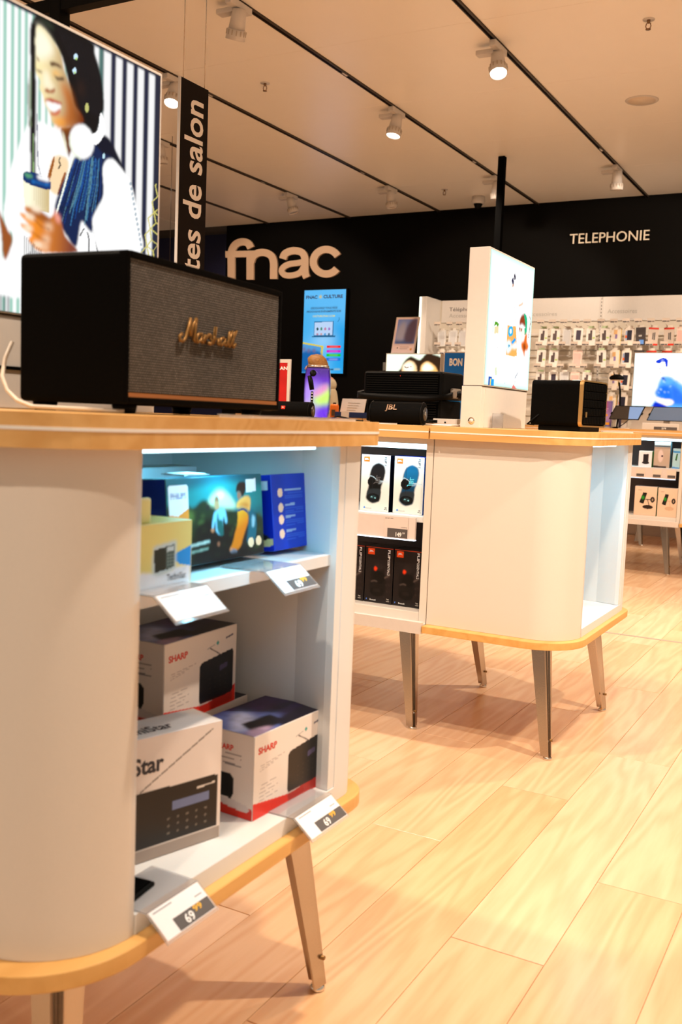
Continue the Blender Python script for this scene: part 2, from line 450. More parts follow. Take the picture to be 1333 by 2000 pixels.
def sprinkler(x, y, label):
    t = thing('sprinkler', label, 'sprinkler', (x, y, ZC), group='ceiling sprinklers')
    MB().lathe([(.032, -.003), (.032, 0)], 18).build('rosette', M_white, t)
    b = MB(); b.lathe([(.008, -.02), (.01, -.003)], 12); b.tube([(.01, 0, -.02), (.014, 0, -.035), (.008, 0, -.05)], .0028, 6); b.tube([(-.01, 0, -.02), (-.014, 0, -.035), (-.008, 0, -.05)], .0028, 6)
    b.lathe([(.014, -.053), (.014, -.05)], 14)
    b.build('nozzle', mat('bronze', (.25, .14, .07), .35, .8), t)
sprinkler(-1.285, 5.6, 'small bronze ceiling sprinkler at the upper right')
sprinkler(-3.805, 5.66, 'small bronze ceiling sprinkler between two left tracks')
sprinkler(-3.856, 8.86, 'small bronze ceiling sprinkler near the back wall')
t = thing('ceiling_speaker', 'round flush ceiling loudspeaker grille at the right', 'ceiling speaker', (-1.6, 6.93, ZC))
MB().lathe([(.105, -.004), (.11, 0)], 36).build('rim', M_white, t); MB().lathe([(.09, -.005), (.09, -.003)], 30).build('grille', mat('grille_cream', (.72, .62, .5), .6), t)
t = thing('dome_camera', 'white dome security camera on ceiling near the back wall', 'camera', (-3.66, 9.25, ZC))
MB().lathe([(.06, -.07), (.066, -.05), (.062, 0)], 24).build('housing', M_white, t)
MB().lathe([(.008, -.115), (.03, -.105), (.045, -.07)], 24).build('dome_glass', M_black, t)

# pole and gantry
t = thing('ceiling_post', 'slim black square post rising to the ceiling behind white lightbox', 'post', (-2.95, 7.95, 0))
MB().box(-.028, -.028, .012, .028, .028, ZC).build('post_shaft', M_blackm, t, bevel=.003); MB().box(-.06, -.06, 0, .06, .06, .012).build('foot_plate', M_blackm, t)
t = thing('gantry', 'black metal gantry post and crossbar above the backlit portrait', 'frame', (-2.33, 2.32, 0))
MB().box(-.022, -.022, .992, .022, .022, 2.6).build('upright', M_black, t, bevel=.002)
MB().box(.022, -.02, 2.205, 1.6, .02, 2.245).build('crossbar', M_black, t, bevel=.002)
MB().box(-1.2, -.02, 2.205, -.022, .02, 2.245).build('crossbar', M_black, t, bevel=.002)
ht = hit(337, 266, (0, 0, ZC), (0, 0, 1))
wr = MB().tube([ht, ht - np.array([0, 0, 2.1])], .0022, 6).build('hanging_cable', M_track)
tag(wr, 'thin dark cable hanging between backlit portrait and banner', 'cable')

# ------------------------------------------------------------------ display cabinets
def rcorner(cx, cy, r, a0, a1, n=12): return [(cx + r * math.cos(R_(a0 + (a1 - a0) * k / n)), cy + r * math.sin(R_(a0 + (a1 - a0) * k / n))) for k in range(n + 1)]
def plan(x0, x1, y0, y1, rf, rb):
    """outline with the two corners at x1 rounded"""
    return [(x0, y0)] + rcorner(x1 - rf, y0 + rf, rf, -90, 0) + rcorner(x1 - rb, y1 - rb, rb, 0, 90, 8) + [(x0, y1)]
def leg_parts(parent, fx, fy, zt, sx, sy, name='leg'):
    """tapered folded sheet leg, apex to the outer corner (sx, sy); foot centre at fx, fy"""
    tx, ty = fx - .045 * sx, fy - .045 * sy
    def sec(cx, cy, a, th, z):
        g = R_(9); ap = (cx + sx * a * .38, cy + sy * a * .38)
        d1 = (-sx * math.cos(0), -sy * math.sin(g) * .0 - sy * .16); d2 = (-sx * .16, -sy)
        l1 = math.hypot(*d1); l2 = math.hypot(*d2); d1 = (d1[0] / l1, d1[1] / l1); d2 = (d2[0] / l2, d2[1] / l2)
        e1 = (ap[0] + d1[0] * a, ap[1] + d1[1] * a); e2 = (ap[0] + d2[0] * a, ap[1] + d2[1] * a)
        r = a * .28; c1 = (ap[0] + d1[0] * r, ap[1] + d1[1] * r); c2 = (ap[0] + d2[0] * r, ap[1] + d2[1] * r)
        arc = []
        for k in range(9):
            u = k / 8; p = ((1 - u) ** 2 * c1[0] + 2 * u * (1 - u) * ap[0] + u * u * c2[0], (1 - u) ** 2 * c1[1] + 2 * u * (1 - u) * ap[1] + u * u * c2[1])
            w_ = .0016 * (1 if k % 2 else -1) if 0 < k < 8 else 0
            arc.append((p[0] + sx * w_, p[1] + sy * w_))
        outer = [e1] + arc + [e2]
        cx_, cy_ = sum(p[0] for p in (e1, e2)) / 2, sum(p[1] for p in (e1, e2)) / 2
        inner = []
        for p in outer[::-1]:
            dx, dy = cx_ - p[0], cy_ - p[1]
            if p in (e1, e2):
                o = d2 if p == e1 else d1; inner.append((p[0] + o[0] * th, p[1] + o[1] * th))
            else: inner.append((p[0] - sx * th * 1.1, p[1] - sy * th * 1.1))
        return [(x, y, z) for x, y in outer + inner]
    L = [sec(fx + (tx - fx) * t, fy + (ty - fy) * t, .032 + .030 * t, .0035, .009 + (zt - .009) * t) for t in (0, 1)]
    lg = MB().rings(L).build(name, M_steel, parent)
    b = MB(); b.lathe([(.0125, 0), (.014, .003), (.012, .008), (.006, .011), (.005, .06)], 18, (fx, fy, 0))
    b.build('glide', M_chrome, lg)
    MB().tube([(fx - .012, fy, .06), (fx + .012, fy, .06)], .004, 8).build('foot_bracket', M_brass, lg)
    return lg

def end_cabinet(name, label, y0, zs, x1=-.72, shelf=None, zslab=.038, floorz=.396):
    """end unit opening towards +x; y0 = front edge of its base"""
    yb = y0 + .765; x0 = x1 - .467
    t = thing(name, label, 'display cabinet', (x1 - .25, y0 + .38, 0))
    W = dict(parent=t, world=True)
    MB().prism(plan(x0, x1, y0, yb, .15, .075), .348, .370).build('base_board', M_base, bevel=.002, **W)
    f0 = y0 + .035; r = .125; xo = x1 - .018
    # curved skin from the seam round the corner to the opening edge
    out = [(x0, f0)] + rcorner(xo - r, f0 + r, r, -90, 0, 16); inn = [(xo - .018, f0 + r)] + rcorner(xo - r, f0 + r, r - .018, 0, -90, 16)[1:] + [(x0, f0 + .018)]
    b = MB(); b.prism(out + inn, .3705, zs, True)
    so = b.build('side_skin', M_lam, **W)
    for p in so.data.polygons: p.use_smooth = abs(p.normal.z) < .5 and p.area < .0153 and abs(p.area - .018 * (zs - .3705)) > 1e-5
    yo = y0 + .695; yi = y0 + .650; rb = .05
    b = MB(); b.prism([(x0, yi), (xo - .02, yi), (xo, yi)] + rcorner(xo - rb, yo + .04 - rb, rb, 0, 90, 10) + [(x0, yo + .04)], .3705, zs)
    b.build('rear_side_panel', M_lamin, **W)
    MB().box(x0 + .08, f0 + .018, .3705, x0 + .1, yi, zs).build('back_panel', M_lamin, **W)
    ri = r - .0185
    cv = rcorner(xo - r, f0 + r, ri, -90, -3, 10)
    MB().prism([(x0 + .101, f0 + .0185)] + cv + [(xo - .0185, f0 + r + .001), (x1 - .017, f0 + r + .001), (x1 - .017, yi - .0005), (x0 + .101, yi - .0005)], .3705, floorz).build('bottom_shelf', M_lamin, **W)
    if shelf: MB().prism([(x0 + .101, f0 + .0185)] + cv + [(xo - .0185, f0 + r + .001), (x1 - .03, f0 + r + .001), (x1 - .03, yi - .014), (x0 + .101, yi - .014)], shelf - .017, shelf).build('shelf', M_lamin, **W)
    MB().prism([(x1 - .1, yi), (x1 - .032, yi - .02), (x1 - .019, yi - .02), (x1 - .019, yi), ], .397, zs - .001).build('front_stile', M_lamin, **W)
    st = MB().prism(plan(x0, x1 + .006, y0 - .004, yb + .004, .155, .075), zs, zs + zslab).build('worktop', M_edge, **W)
    MB().prism(plan(x0 + .001, x1 + .0068, y0 - .0048, yb + .0048, .1558, .0758), zs + zslab * .50, zs + zslab * .60).build('inlay_strip', M_strip, st, world=True)
    sc = MB().cyl((x1 - .055, yi - .0005, zs - .022), (x1 - .055, yi - .005, zs - .022), .0065, .005, 14).build('cam_bolt', M_steel, **W)
    MB().box(x1 - .07, f0 + r + .01, zs - .008, x1 - .058, yi - .03, zs - .0005).build('led_strip', M_led, **W)
    area((x1 - .085, (f0 + r + yi) / 2, zs - .012), (x1 - .14, (f0 + r + yi) / 2, .4), 1.7, .02, .44, (.16, .68, 1.0), 'led_light')
    for (dx, dy, sx, sy) in ((-.08, .10, 1, -1), (-.068, .71, 1, 1)):
        lg = leg_parts(t, dx - 0 + .25, dy - .38, .348, sx, sy)
    return t
c2 = end_cabinet('end_cabinet', 'white end display cabinet with empty lit opening and wood edges', 2.71, .9425)
c1 = end_cabinet('end_cabinet', 'large blurred white end cabinet in the foreground full of radio boxes', .71, .9545, shelf=.781)

def shelf_unit(label, x0, x1, y0, zs, legs, midz=.70):
    t = thing('shelf_unit', label, 'display cabinet', ((x0 + x1) / 2, y0 + .38, 0)); W = dict(parent=t, world=True)
    f0 = y0 + .035; yb = y0 + .73
    MB().box(x1 - .024, f0 - .0, .3705, x1 - .001, yb, zs).build('side_panel', M_lam, **W)
    MB().box(x0 + .001, f0, .3705, x0 + .024, yb, zs).build('side_panel', M_lam, **W)
    MB().box(x0 + .024, f0 + .33, .3705, x1 - .024, f0 + .345, zs).build('back_panel', mat('grey_back_panel', (.055, .04, .038), .6), **W)
    MB().box(x0 + .024, f0 + .004, .3705, x1 - .026, f0 + .33, .403).build('bottom_shelf', M_lam, bevel=.002, **W)
    b = MB().box(x0, y0 + .002, .343, x1 - .001, y0 + .02, .379); b.box(x0, y0 + .02, .343, x1 - .001, yb + .02, .3705)
    b.build('aluminium_profile', M_alu, **W)
    MB().box(x0 + .024, f0 + .01, midz - .018, x1 - .024, f0 + .33, midz).build('shelf', M_lamin, bevel=.002, **W)
    MB().box(x0 + .024, f0 - .008, midz - .072, x1 - .047, f0 + .002, midz - .003).build('price_rail', mat('rail_pink', (.72, .64, .60), .4), **W)
    MB().box(x0 + .024, f0 - .010, midz - .075, x1 - .047, f0 + .004, midz - .0725).build('shelf_light', mat('led_dim', emit=(.6, .75, 1), estr=2.5), **W)
    MB().box(x0 + .03, f0 + .005, zs - .034, x1 - .026, f0 + .012, zs - .018).build('led_strip', M_led, **W)
    MB().box(x0 + .024, f0 + .0, zs - .017, x1 - .024, f0 + .06, zs - .001).build('light_housing', M_lamin, **W)
    area(((x0 + x1) / 2, f0 + .03, zs - .04), ((x0 + x1) / 2, f0 + .06, .5), 1.2, x1 - x0 - .1, .03, (.55, .85, 1), 'led_light')
    st = MB().box(x0 + .002, y0 - .004, zs, x1 - .003, y0 + .769, zs + .038).build('worktop', M_edge, **W)
    MB().box(x0 + .002, y0 - .0048, zs + .019, x1 - .003, y0 + .7698, zs + .0228).build('inlay_strip', M_strip, st, world=True)
    for (x, y, sx, sy) in legs: leg_parts(t, x - (x0 + x1) / 2, y - y0 - .38, .343, sx, sy)
    return t
shelf_unit('white shelf unit of boxed portable speakers beside the end cabinet', -2.39, -1.189, 2.71, .9425, ((-1.257, 2.836, 1, -1), (-1.248, 3.455, 1, 1), (-2.30, 2.836, -1, -1), (-2.30, 3.455, -1, 1)))
shelf_unit('white shelf unit behind the big loudspeaker, mostly out of view', -3.6, -2.392, 2.71, .9425, ((-2.48, 2.836, 1, -1), (-2.48, 3.455, 1, 1), (-3.5, 2.836, -1, -1), (-3.5, 3.455, -1, 1)))
shelf_unit('white shelf unit left of the foreground cabinet, hidden behind it', -2.39, -1.189, .71, .9545, ((-2.30, .836, -1, -1), (-2.30, 1.455, -1, 1)))

# ------------------------------------------------------------------ backlit light boxes
def lightbox(label, x0, x1, y0, y1, z0, zb, z1, face, groove=False):
    """face 'x' = picture on +x side, 'y' = picture on -y side"""
    t = thing('light_box', label, 'light box', ((x0 + x1) / 2, (y0 + y1) / 2, z0)); W = dict(parent=t, world=True)
    MB().box(x0, y0, zb + .002, x1, y1, z1).build('case', M_white, bevel=.0015, **W)
    b = MB()
    if face == 'x':
        b.box(x0 - .003, y0 - .002, z0, x1 - .004, y0 + .002 + .02, zb); b.box(x0 - .003, y0 + .022, z0, x1 - .004, y1, zb)
    else: b.box(x0, y0 + .004, z0, x1, y1 + .003, zb)
    b.build('plinth', M_white, bevel=.001, **W)
    if face == 'x': MB().box(x1 - .0045, y0 + .03, z0 + .001, x1 - .0025, y1 - .004, zb - .006).build('plinth_panel', M_white, **W)
    MB().box(x0 + .002, y0 + .002, zb, x1 - .002, y1 - .002, zb + .002).build('shadow_gap', M_track, **W)
    if groove: MB().box(x1 - .008, y0 - .004, z0 + .056, x1 + .0005, y1 - .002, z0 + .061).build('plinth_gap', M_blackm, **W)
    return t
# white lightbox of the second counter, its picture faces +x
LX = -1.1175
def fX(X, y0, y1, z0, z1):
    return lambda px, py: ((hit(px, py, (X, 0, 0), (1, 0, 0))[1] - y0) / (y1 - y0), (hit(px, py, (X, 0, 0), (1, 0, 0))[2] - z0) / (z1 - z0))
def fY(Y, x0, x1, z0, z1):
    return lambda px, py: ((hit(px, py, (0, Y, 0), (0, 1, 0))[0] - x0) / (x1 - x0), (hit(px, py, (0, Y, 0), (0, 1, 0))[2] - z0) / (z1 - z0))
lb2 = lightbox('tall white light box picturing a person with green headphones', -1.187, -1.119, 2.95, 3.40, .9805, 1.112, 1.547, 'x')
MB().cyl((-1.152, 2.9465, 1.002), (-1.152, 2.9475, 1.002), .011, n=24).build('lock_ring', M_chrome, lb2, world=True)
MB().cyl((-1.152, 2.9455, 1.002), (-1.152, 2.9470, 1.002), .007, n=20).build('lock_core', M_white, lb2, world=True)
y0, y1, z0, z1 = 2.955, 3.394, 1.118, 1.541
f0 = fX(LX, y0, y1, z0, z1); z = lambda x, y: f0(930 + x / 6.667, 480 + y / 6.667)
P = Paint(130, 130, (1, 1, 1), z)
e = np.minimum(np.minimum(P.U, 1 - P.U), np.minimum(P.V * 1.0, 1 - P.V)); m = np.clip(1 - e / .10, 0, 1) ** 1.6
P.C = P.C * (1 - m[..., None] * .85) + np.array(lin((.70, .90, .82))) * m[..., None] * .85
P.poly([(150, 1600), (170, 1130), (215, 1160), (200, 1700)], (.78, .93, .85), 3, a=.5)
P.poly([(230, 955), (240, 955), (225, 1140), (215, 1140)], (.6, .75, .68), 1, smooth=False); P.poly([(350, 970), (356, 970), (340, 1150), (334, 1150)], (.6, .7, .68), 1, smooth=False)
P.poly([(245, 1050), (298, 1050), (292, 1145), (242, 1140)], (.86, .80, .62), 0, smooth=False)
P.poly([(240, 1045), (255, 985), (272, 990), (300, 1015), (290, 1050), (265, 1030)], (.30, .58, .12), 0)
P.poly([(412, 1038), (525, 1052), (535, 1445), (392, 1418)], (.92, .66, .34), 0, smooth=False)
P.poly([(430, 1062), (480, 1062), (478, 1165), (428, 1170)], (.15, .66, .86), 0); P.ell(455, 1115, 14, 30, (.95, .97, .97), 0)
P.poly([(462, 1255), (505, 1200), (522, 1225), (480, 1290)], (.10, .60, .90), 0, smooth=False)
P.poly([(400, 1270), (440, 1230), (470, 1330), (410, 1400)], (.85, .93, .95), 1); P.ell(432, 1300, 12, 20, (.3, .6, .75), 0)
P.poly([(470, 1300), (530, 1260), (535, 1330), (480, 1340)], (.97, .95, .93), 1)
P.line([(490, 560), (495, 700), (510, 900), (520, 1010), (535, 1330), (550, 1450), (550, 1640), (520, 1740), (490, 1830)], 5, (.75, .72, .72), 0, a=.8)
P.poly([(498, 380), (512, 368), (522, 420), (505, 450)], (.14, .12, .22), 0); P.poly([(468, 450), (492, 415), (490, 510), (478, 500)], (.12, .12, .25), 0)
P.poly([(480, 500), (495, 500), (482, 540)], (.7, .42, .22), 0)
P.poly([(552, 775), (590, 750), (612, 735), (610, 770), (575, 790)], (.85, .62, .42), 0, a=.7)
P.poly([(575, 960), (600, 900), (640, 890), (655, 960), (650, 1060), (600, 1020), (575, 1040), (568, 1000)], (.55, .22, .08), 1)
P.poly([(630, 900), (650, 895), (668, 960), (665, 1110), (648, 1160), (632, 1150), (632, 1080), (648, 1060)], (.10, .68, .48), 0)
P.poly([(568, 1070), (600, 1050), (628, 1080), (630, 1160), (600, 1250), (575, 1200), (578, 1120)], (1, .93, .86), 1)
P.poly([(565, 1065), (582, 1070), (575, 1130)], (.6, .3, .15), 0); P.poly([(590, 1075), (602, 1078), (598, 1120), (590, 1110)], (.5, .25, .12), 0)
P.poly([(640, 1165), (670, 1150), (665, 1240), (685, 1300), (668, 1370), (640, 1370), (634, 1455), (612, 1380), (596, 1340), (592, 1260), (625, 1240)], (.86, .42, .12), 1)
P.poly([(615, 1290), (640, 1270), (650, 1340), (625, 1360)], (.45, .15, .05), 1, a=.8); P.line([(702, 920), (714, 980), (700, 1100), (682, 1200)], 6, (.55, .30, .2), 0)
P.poly([(168, 1700), (208, 1700), (202, 1830), (162, 1830)], (.05, .30, .68), 0, smooth=False); P.poly([(200, 1735), (238, 1735), (232, 1838), (198, 1832)], (.10, .60, .92), 0, smooth=False)
P.poly([(184, 1735), (200, 1735), (196, 1828), (180, 1822)], (.92, .83, .45), 0, smooth=False); P.poly([(250, 1590), (272, 1585), (272, 1680), (250, 1675)], (.82, .85, .72), 0)
P.line([(350, 1795), (375, 1790), (400, 1775)], 5, (.7, .78, .8), 0); P.poly([(470, 1858), (490, 1815), (510, 1835), (530, 1868)], (.88, .45, .42), 0)
P.line([(510, 1730), (525, 1690), (550, 1650)], 6, (.5, .55, .6), 0); P.line([(268, 1312), (290, 1322)], 8, (.3, .3, .3), 0)
P.panel('picture', (LX, y0, z0), (0, y1 - y0, 0), (0, 0, z1 - z0), MVE, lb2, world=True)

lb1 = lightbox('large backlit portrait of a woman with braids holding a coffee cup', -1.189, -1.119, .94, 1.352, .993, 1.127, 1.566, 'x', True)
y0, y1, z0, z1 = .945, 1.346, 1.132, 1.561
f1 = fX(LX, y0, y1, z0, z1)
P = Paint(290, 290, (1, 1, 1), lambda x, y: f1(x / 4.04, y / 4.04))
A = lambda pts: [(x, y + 1212) for x, y in pts]      # second zoom sheet
Yw = y0 + P.U * (y1 - y0)
ya, yb_ = hit(209, 200, (LX, 0, 0), (1, 0, 0))[1], hit(296, 200, (LX, 0, 0), (1, 0, 0))[1]
per = (yb_ - ya) / 4; yl = hit(2, 300, (LX, 0, 0), (1, 0, 0))[1]; perl = (hit(57, 300, (LX, 0, 0), (1, 0, 0))[1] - yl) / 4
ph = np.where(P.U < .5, ((Yw - yl) / perl) % 1.0, ((Yw - ya) / per) % 1.0); bar = np.clip((.5 - np.abs(ph - .0) * 1) * 0 + (np.abs(((ph + .5) % 1) - .5) < .29), 0, 1).astype(float)
bar = P.blur(bar, 1)[..., None]
right = np.clip((P.U - .50) / .2, 0, 1)[..., None]
gap = np.array(lin((.52, .76, .68))) * (1 - right) + np.array(lin((.10, .13, .24))) * right
br = np.array([1, 1, 1.]) * (1 - right * .12) + 0 * right
P.C = bar * br + (1 - bar) * gap
edge = np.clip((P.U - .965) / .02, 0, 1)[..., None] + np.clip((P.V - .985) / .01, 0, 1)[..., None]; edge = np.clip(edge, 0, 1)
P.C = P.C * (1 - edge) + np.array(lin((.13, .15, .22))) * edge
# coat and chest
P.poly([(240, 960), (200, 1020), (130, 1200), (80, 1340), (60, 1500), (30, 1650), (40, 1760), (100, 1850), (90, 1930), (30, 2060), (0, 2200), (0, 2330), (260, 2330), (640, 2100), (800, 1950), (560, 1100), (400, 1000), (320, 960)], (1, 1, 1), 1)
P.poly([(40, 2290), (90, 1950), (500, 2000), (1110, 1990), (1130, 2300)], (1, 1, 1), 1)
P.poly([(380, 1390), (420, 1240), (520, 1240), (540, 1330), (480, 1500), (450, 1540), (380, 1480)], (.97, .85, .68), 1)
P.poly([(375, 1400), (420, 1245), (432, 1255), (395, 1420)], (.62, .35, .12), 0); P.poly([(455, 1530), (500, 1380), (520, 1370), (480, 1510)], (.62, .33, .12), 0)
P.line([(475, 1240), (465, 1270), (478, 1300), (462, 1330)], 10, (.1, .08, .06), 0)
# neck
P.poly([(480, 1010), (560, 990), (660, 940), (650, 1050), (560, 1200), (545, 1240), (520, 1150)], (.42, .22, .08), 1)
P.poly([(490, 1020), (520, 1120), (525, 1220), (500, 1100)], (.95, .93, .80), 1)
# hair behind
P.poly([(262, 235), (255, 170), (285, 110), (330, 105), (480, 188), (620, 268), (738, 345), (748, 420), (785, 540), (812, 700), (820, 860), (800, 900), (760, 1060), (700, 1040), (640, 1010), (600, 900), (560, 800), (530, 600), (480, 430), (400, 300), (330, 240)], (.04, .04, .06), 1)
P.line([(300, 150), (350, 170), (420, 220)], 10, (.35, .45, .35), 2, a=.6)
# face
P.poly([(290, 205), (345, 225), (420, 320), (480, 430), (510, 560), (560, 700), (590, 830), (640, 900), (655, 965), (570, 1000), (480, 1005), (415, 965), (395, 900), (352, 815), (340, 755), (312, 690), (322, 640), (278, 560), (266, 420), (262, 290)], (1, .93, .70), 1, (.52, .22, .05), ((300, 560), (640, 700)))
P.poly([(290, 215), (340, 240), (400, 330), (420, 420), (340, 470), (270, 440), (268, 300)], (1, .98, .88), 4)
P.poly([(480, 650), (560, 720), (600, 850), (640, 920), (650, 960), (560, 1000), (480, 1003), (440, 980), (520, 900), (520, 800)], (.86, .46, .10), 4, (.40, .18, .06), ((470, 900), (650, 960)), a=.85)
P.poly([(400, 490), (440, 495), (485, 525), (480, 540), (430, 520), (400, 520)], (.30, .15, .06), 1)
P.poly([(285, 440), (300, 455), (312, 480), (300, 478)], (.4, .22, .1), 1)
P.poly([(430, 560), (470, 580), (500, 600), (440, 590), (410, 600)], (.98, .72, .35), 2)
P.poly([(425, 590), (455, 610), (505, 612), (500, 632), (460, 632), (440, 618)], (.22, .12, .08), 1)
P.poly([(282, 545), (310, 555), (336, 565), (330, 580), (305, 568)], (.35, .25, .2), 1)
P.poly([(345, 560), (380, 570), (400, 640), (430, 690), (425, 725), (390, 705), (350, 700), (335, 660)], (1, .95, .82), 3)
P.poly([(370, 700), (400, 712), (435, 695), (430, 728), (395, 735), (350, 715)], (.62, .28, .08), 1)
P.poly([(350, 790), (385, 775), (430, 785), (490, 810), (470, 830), (420, 815), (370, 800)], (.72, .25, .18), 1)
P.poly([(365, 800), (420, 812), (480, 828), (470, 865), (430, 885), (395, 870), (370, 830)], (1, .98, .98), 1)
P.poly([(400, 880), (430, 890), (475, 860), (470, 895), (440, 915), (405, 905)], (.80, .38, .30), 1)
P.poly([(410, 940), (460, 930), (520, 960), (480, 990), (430, 975)], (1, .66, .20), 3, a=.8)
for k in range(9): P.line([(450 + k * 34, 215 + k * 20), (590 + k * 26, 520 + k * 14), (650 + k * 17, 860 + k * 8)], 5, (.13, .13, .17), 1, a=.55)
# side braid
P.line([(262, 180), (258, 330), (262, 600), (262, 900), (258, 1100), (262, 1380)], 42, (.05, .05, .07), 1)
P.line([(240, 560), (235, 800), (240, 1000)], 14, (.45, .55, .35), 1, a=.8); P.line([(262, 1050), (262, 1370)], 9, (.55, .70, .45), 0)
P.line([(225, 620), (222, 800), (232, 1000)], 10, (.1, .13, .1), 1, a=.7); P.line([(292, 900), (300, 1300), (322, 1380)], 7, (.08, .12, .35), 0, a=.8)
for x, y in ((598, 448), (588, 558)): P.ell(x, y, 15, 24, (.80, .92, 1), 0); P.ell(x + 4, y + 14, 8, 10, (.75, .9, .5), 0)
P.ell(686, 850, 15, 38, (.75, .75, .45), 0)
P.ell(640, 700, 20, 60, (.25, .14, .08), 5, a=.6)
# blue braids over the coat
P.poly([(740, 1120), (830, 1075), (900, 1180), (960, 1330), (880, 1255), (815, 1310), (820, 1540), (770, 1640), (740, 1740), (730, 1830), (690, 1800), (640, 1750), (600, 1950), (520, 1850), (430, 1690), (470, 1500), (560, 1310), (600, 1230)], (.04, .13, .30), 1)
rs = random.Random(3)
for k in range(26):
    xa = 600 + k * 8 + rs.uniform(-6, 6); xb = 450 + k * 13 + rs.uniform(-10, 10); ye = rs.uniform(1600, 1800)
    P.line([(xa, 1230 + rs.uniform(0, 40)), ((xa + xb) / 2 + 10, 1450), (xb, ye)], rs.uniform(4, 9), rs.choice([(.05, .30, .62), (.02, .05, .12), (.20, .45, .65), (.06, .22, .5), (.35, .55, .62)]), 0, a=.85)
P.poly([(700, 1040), (760, 1060), (850, 1085), (920, 1200), (985, 1350), (960, 1340), (880, 1240), (800, 1200)], (.03, .06, .14), 1)
for pts in ([(690, 1830), (705, 1900), (700, 1985)], [(730, 1770), (755, 1900), (770, 1985)], [(665, 1800), (632, 1860)]): P.line(pts, 9, (.06, .08, .13), 0)
P.poly([(815, 1320), (880, 1252), (960, 1330), (1030, 1440), (1080, 1630), (1105, 1800), (1112, 1990), (800, 1990), (730, 1760), (770, 1640), (820, 1530)], (1, 1, 1), 1)
for k in range(14): P.ell(1030 + k * 7, 1450 + k * 40, 9, 14, (.25, .45, .55), 0, a=.6)
P.line([(440, 1700), (500, 1500), (580, 1220)], 14, (.97, 1, .95), 0)
# headphones
P.poly([(790, 900), (812, 910), (830, 1010), (825, 1060), (760, 1145), (700, 1100), (700, 1070), (770, 1030)], (1, 1, 1), 0)
P.ell(645, 1118, 98, 140, (1, 1, 1), 1, rot=-.15)
P.line([(560, 1060), (552, 1130), (585, 1215), (640, 1255)], 7, (.80, .88, .60), 1, a=.8)
P.ell(820, 1232, 11, 22, (.75, .9, .95), 0)
# cup
P.poly([(182, 1420), (390, 1480), (388, 1680), (320, 1660), (200, 1640), (190, 1560)], (1, .98, .86), 0, (.80, .70, .48), ((230, 1550), (395, 1600)), smooth=False)
for k in range(7): P.line([(270 + k * 17, 1480), (272 + k * 16, 1640)], 3, (.70, .60, .42), 0, a=.35)
P.poly([(180, 1368), (215, 1350), (300, 1372), (400, 1436), (404, 1492), (370, 1497), (260, 1468), (186, 1428)], (.02, .18, .42), 0, smooth=False)
P.poly([(190, 1368), (240, 1375), (260, 1400), (215, 1400)], (.35, .65, .45), 1); P.poly([(290, 1385), (370, 1395), (388, 1432), (320, 1420)], (1, 1, 1), 1); P.line([(250, 1430), (330, 1450), (395, 1462)], 10, (.10, .50, .85), 1)
# hand
P.poly([(200, 1635), (300, 1655), (390, 1720), (440, 1680), (485, 1760), (520, 1870), (610, 1990), (340, 1990), (250, 1930), (225, 1880), (250, 1850), (170, 1790), (172, 1760), (230, 1780), (165, 1700), (165, 1680), (230, 1700), (205, 1660)], (.98, .58, .16), 1, (.52, .26, .18), ((240, 1750), (560, 1850)))
P.poly([(200, 1636), (310, 1660), (400, 1730), (385, 1770), (300, 1730), (225, 1690)], (.45, .20, .08), 2, a=.7)
for x, y, r in ((285, 1648, 0), (235, 1710, 0), (222, 1800, 0), (300, 1930, 0)): P.ell(x, y, 42, 22, (1, .93, .82), 2, rot=.35)
for x, y in ((385, 1790), (365, 1885), (355, 1950)): P.ell(x, y, 32, 22, (1, .86, .72), 3)
P.line([(270, 1730), (330, 1790), (390, 1810)], 9, (.42, .18, .06), 1, a=.7); P.line([(255, 1830), (320, 1880), (370, 1900)], 8, (.42, .18, .06), 1, a=.7)
P.poly([(430, 1660), (480, 1720), (470, 1760), (440, 1740)], (.95, .62, .55), 2)
P.poly([(-20, 1640), (0, 1680), (60, 1810), (95, 1870), (88, 1940), (45, 2050), (22, 1990), (12, 1850)], (.60, .32, .14), 1)
for k in range(9): P.line([(195 + k * 16, 1860 + k * 14), (190 + k * 17, 2010)], 6, (.1, .1, .12), 0, a=.8)
for k in range(4): P.line([(-25 + k * 30, 2320 + k * 6), (-25 + k * 30, 2480)], 12, (.05, .12, .18), 1)
# gold lattice
g_ = (.82, .78, .42)
def C_(pts): P.line(A(pts), 9, g_, 0)
C_([(1238, 238), (1226, 250), (1245, 340), (1200, 380), (1215, 455), (1245, 490)]); C_([(1245, 440), (1170, 510), (1185, 590), (1245, 640)]); C_([(1215, 455), (1228, 540), (1248, 560)])
C_([(1228, 550), (1145, 640), (1160, 730), (1210, 770), (1245, 720), (1195, 680), (1185, 600)]); C_([(1160, 730), (1115, 780), (1125, 830)]); C_([(1195, 680), (1160, 735), (1180, 830)]); C_([(1210, 770), (1215, 830)])
P.panel('picture', (LX, y0, z0), (0, y1 - y0, 0), (0, 0, z1 - z0), vcol_mat('portrait_film', 1.02), lb1, world=True)

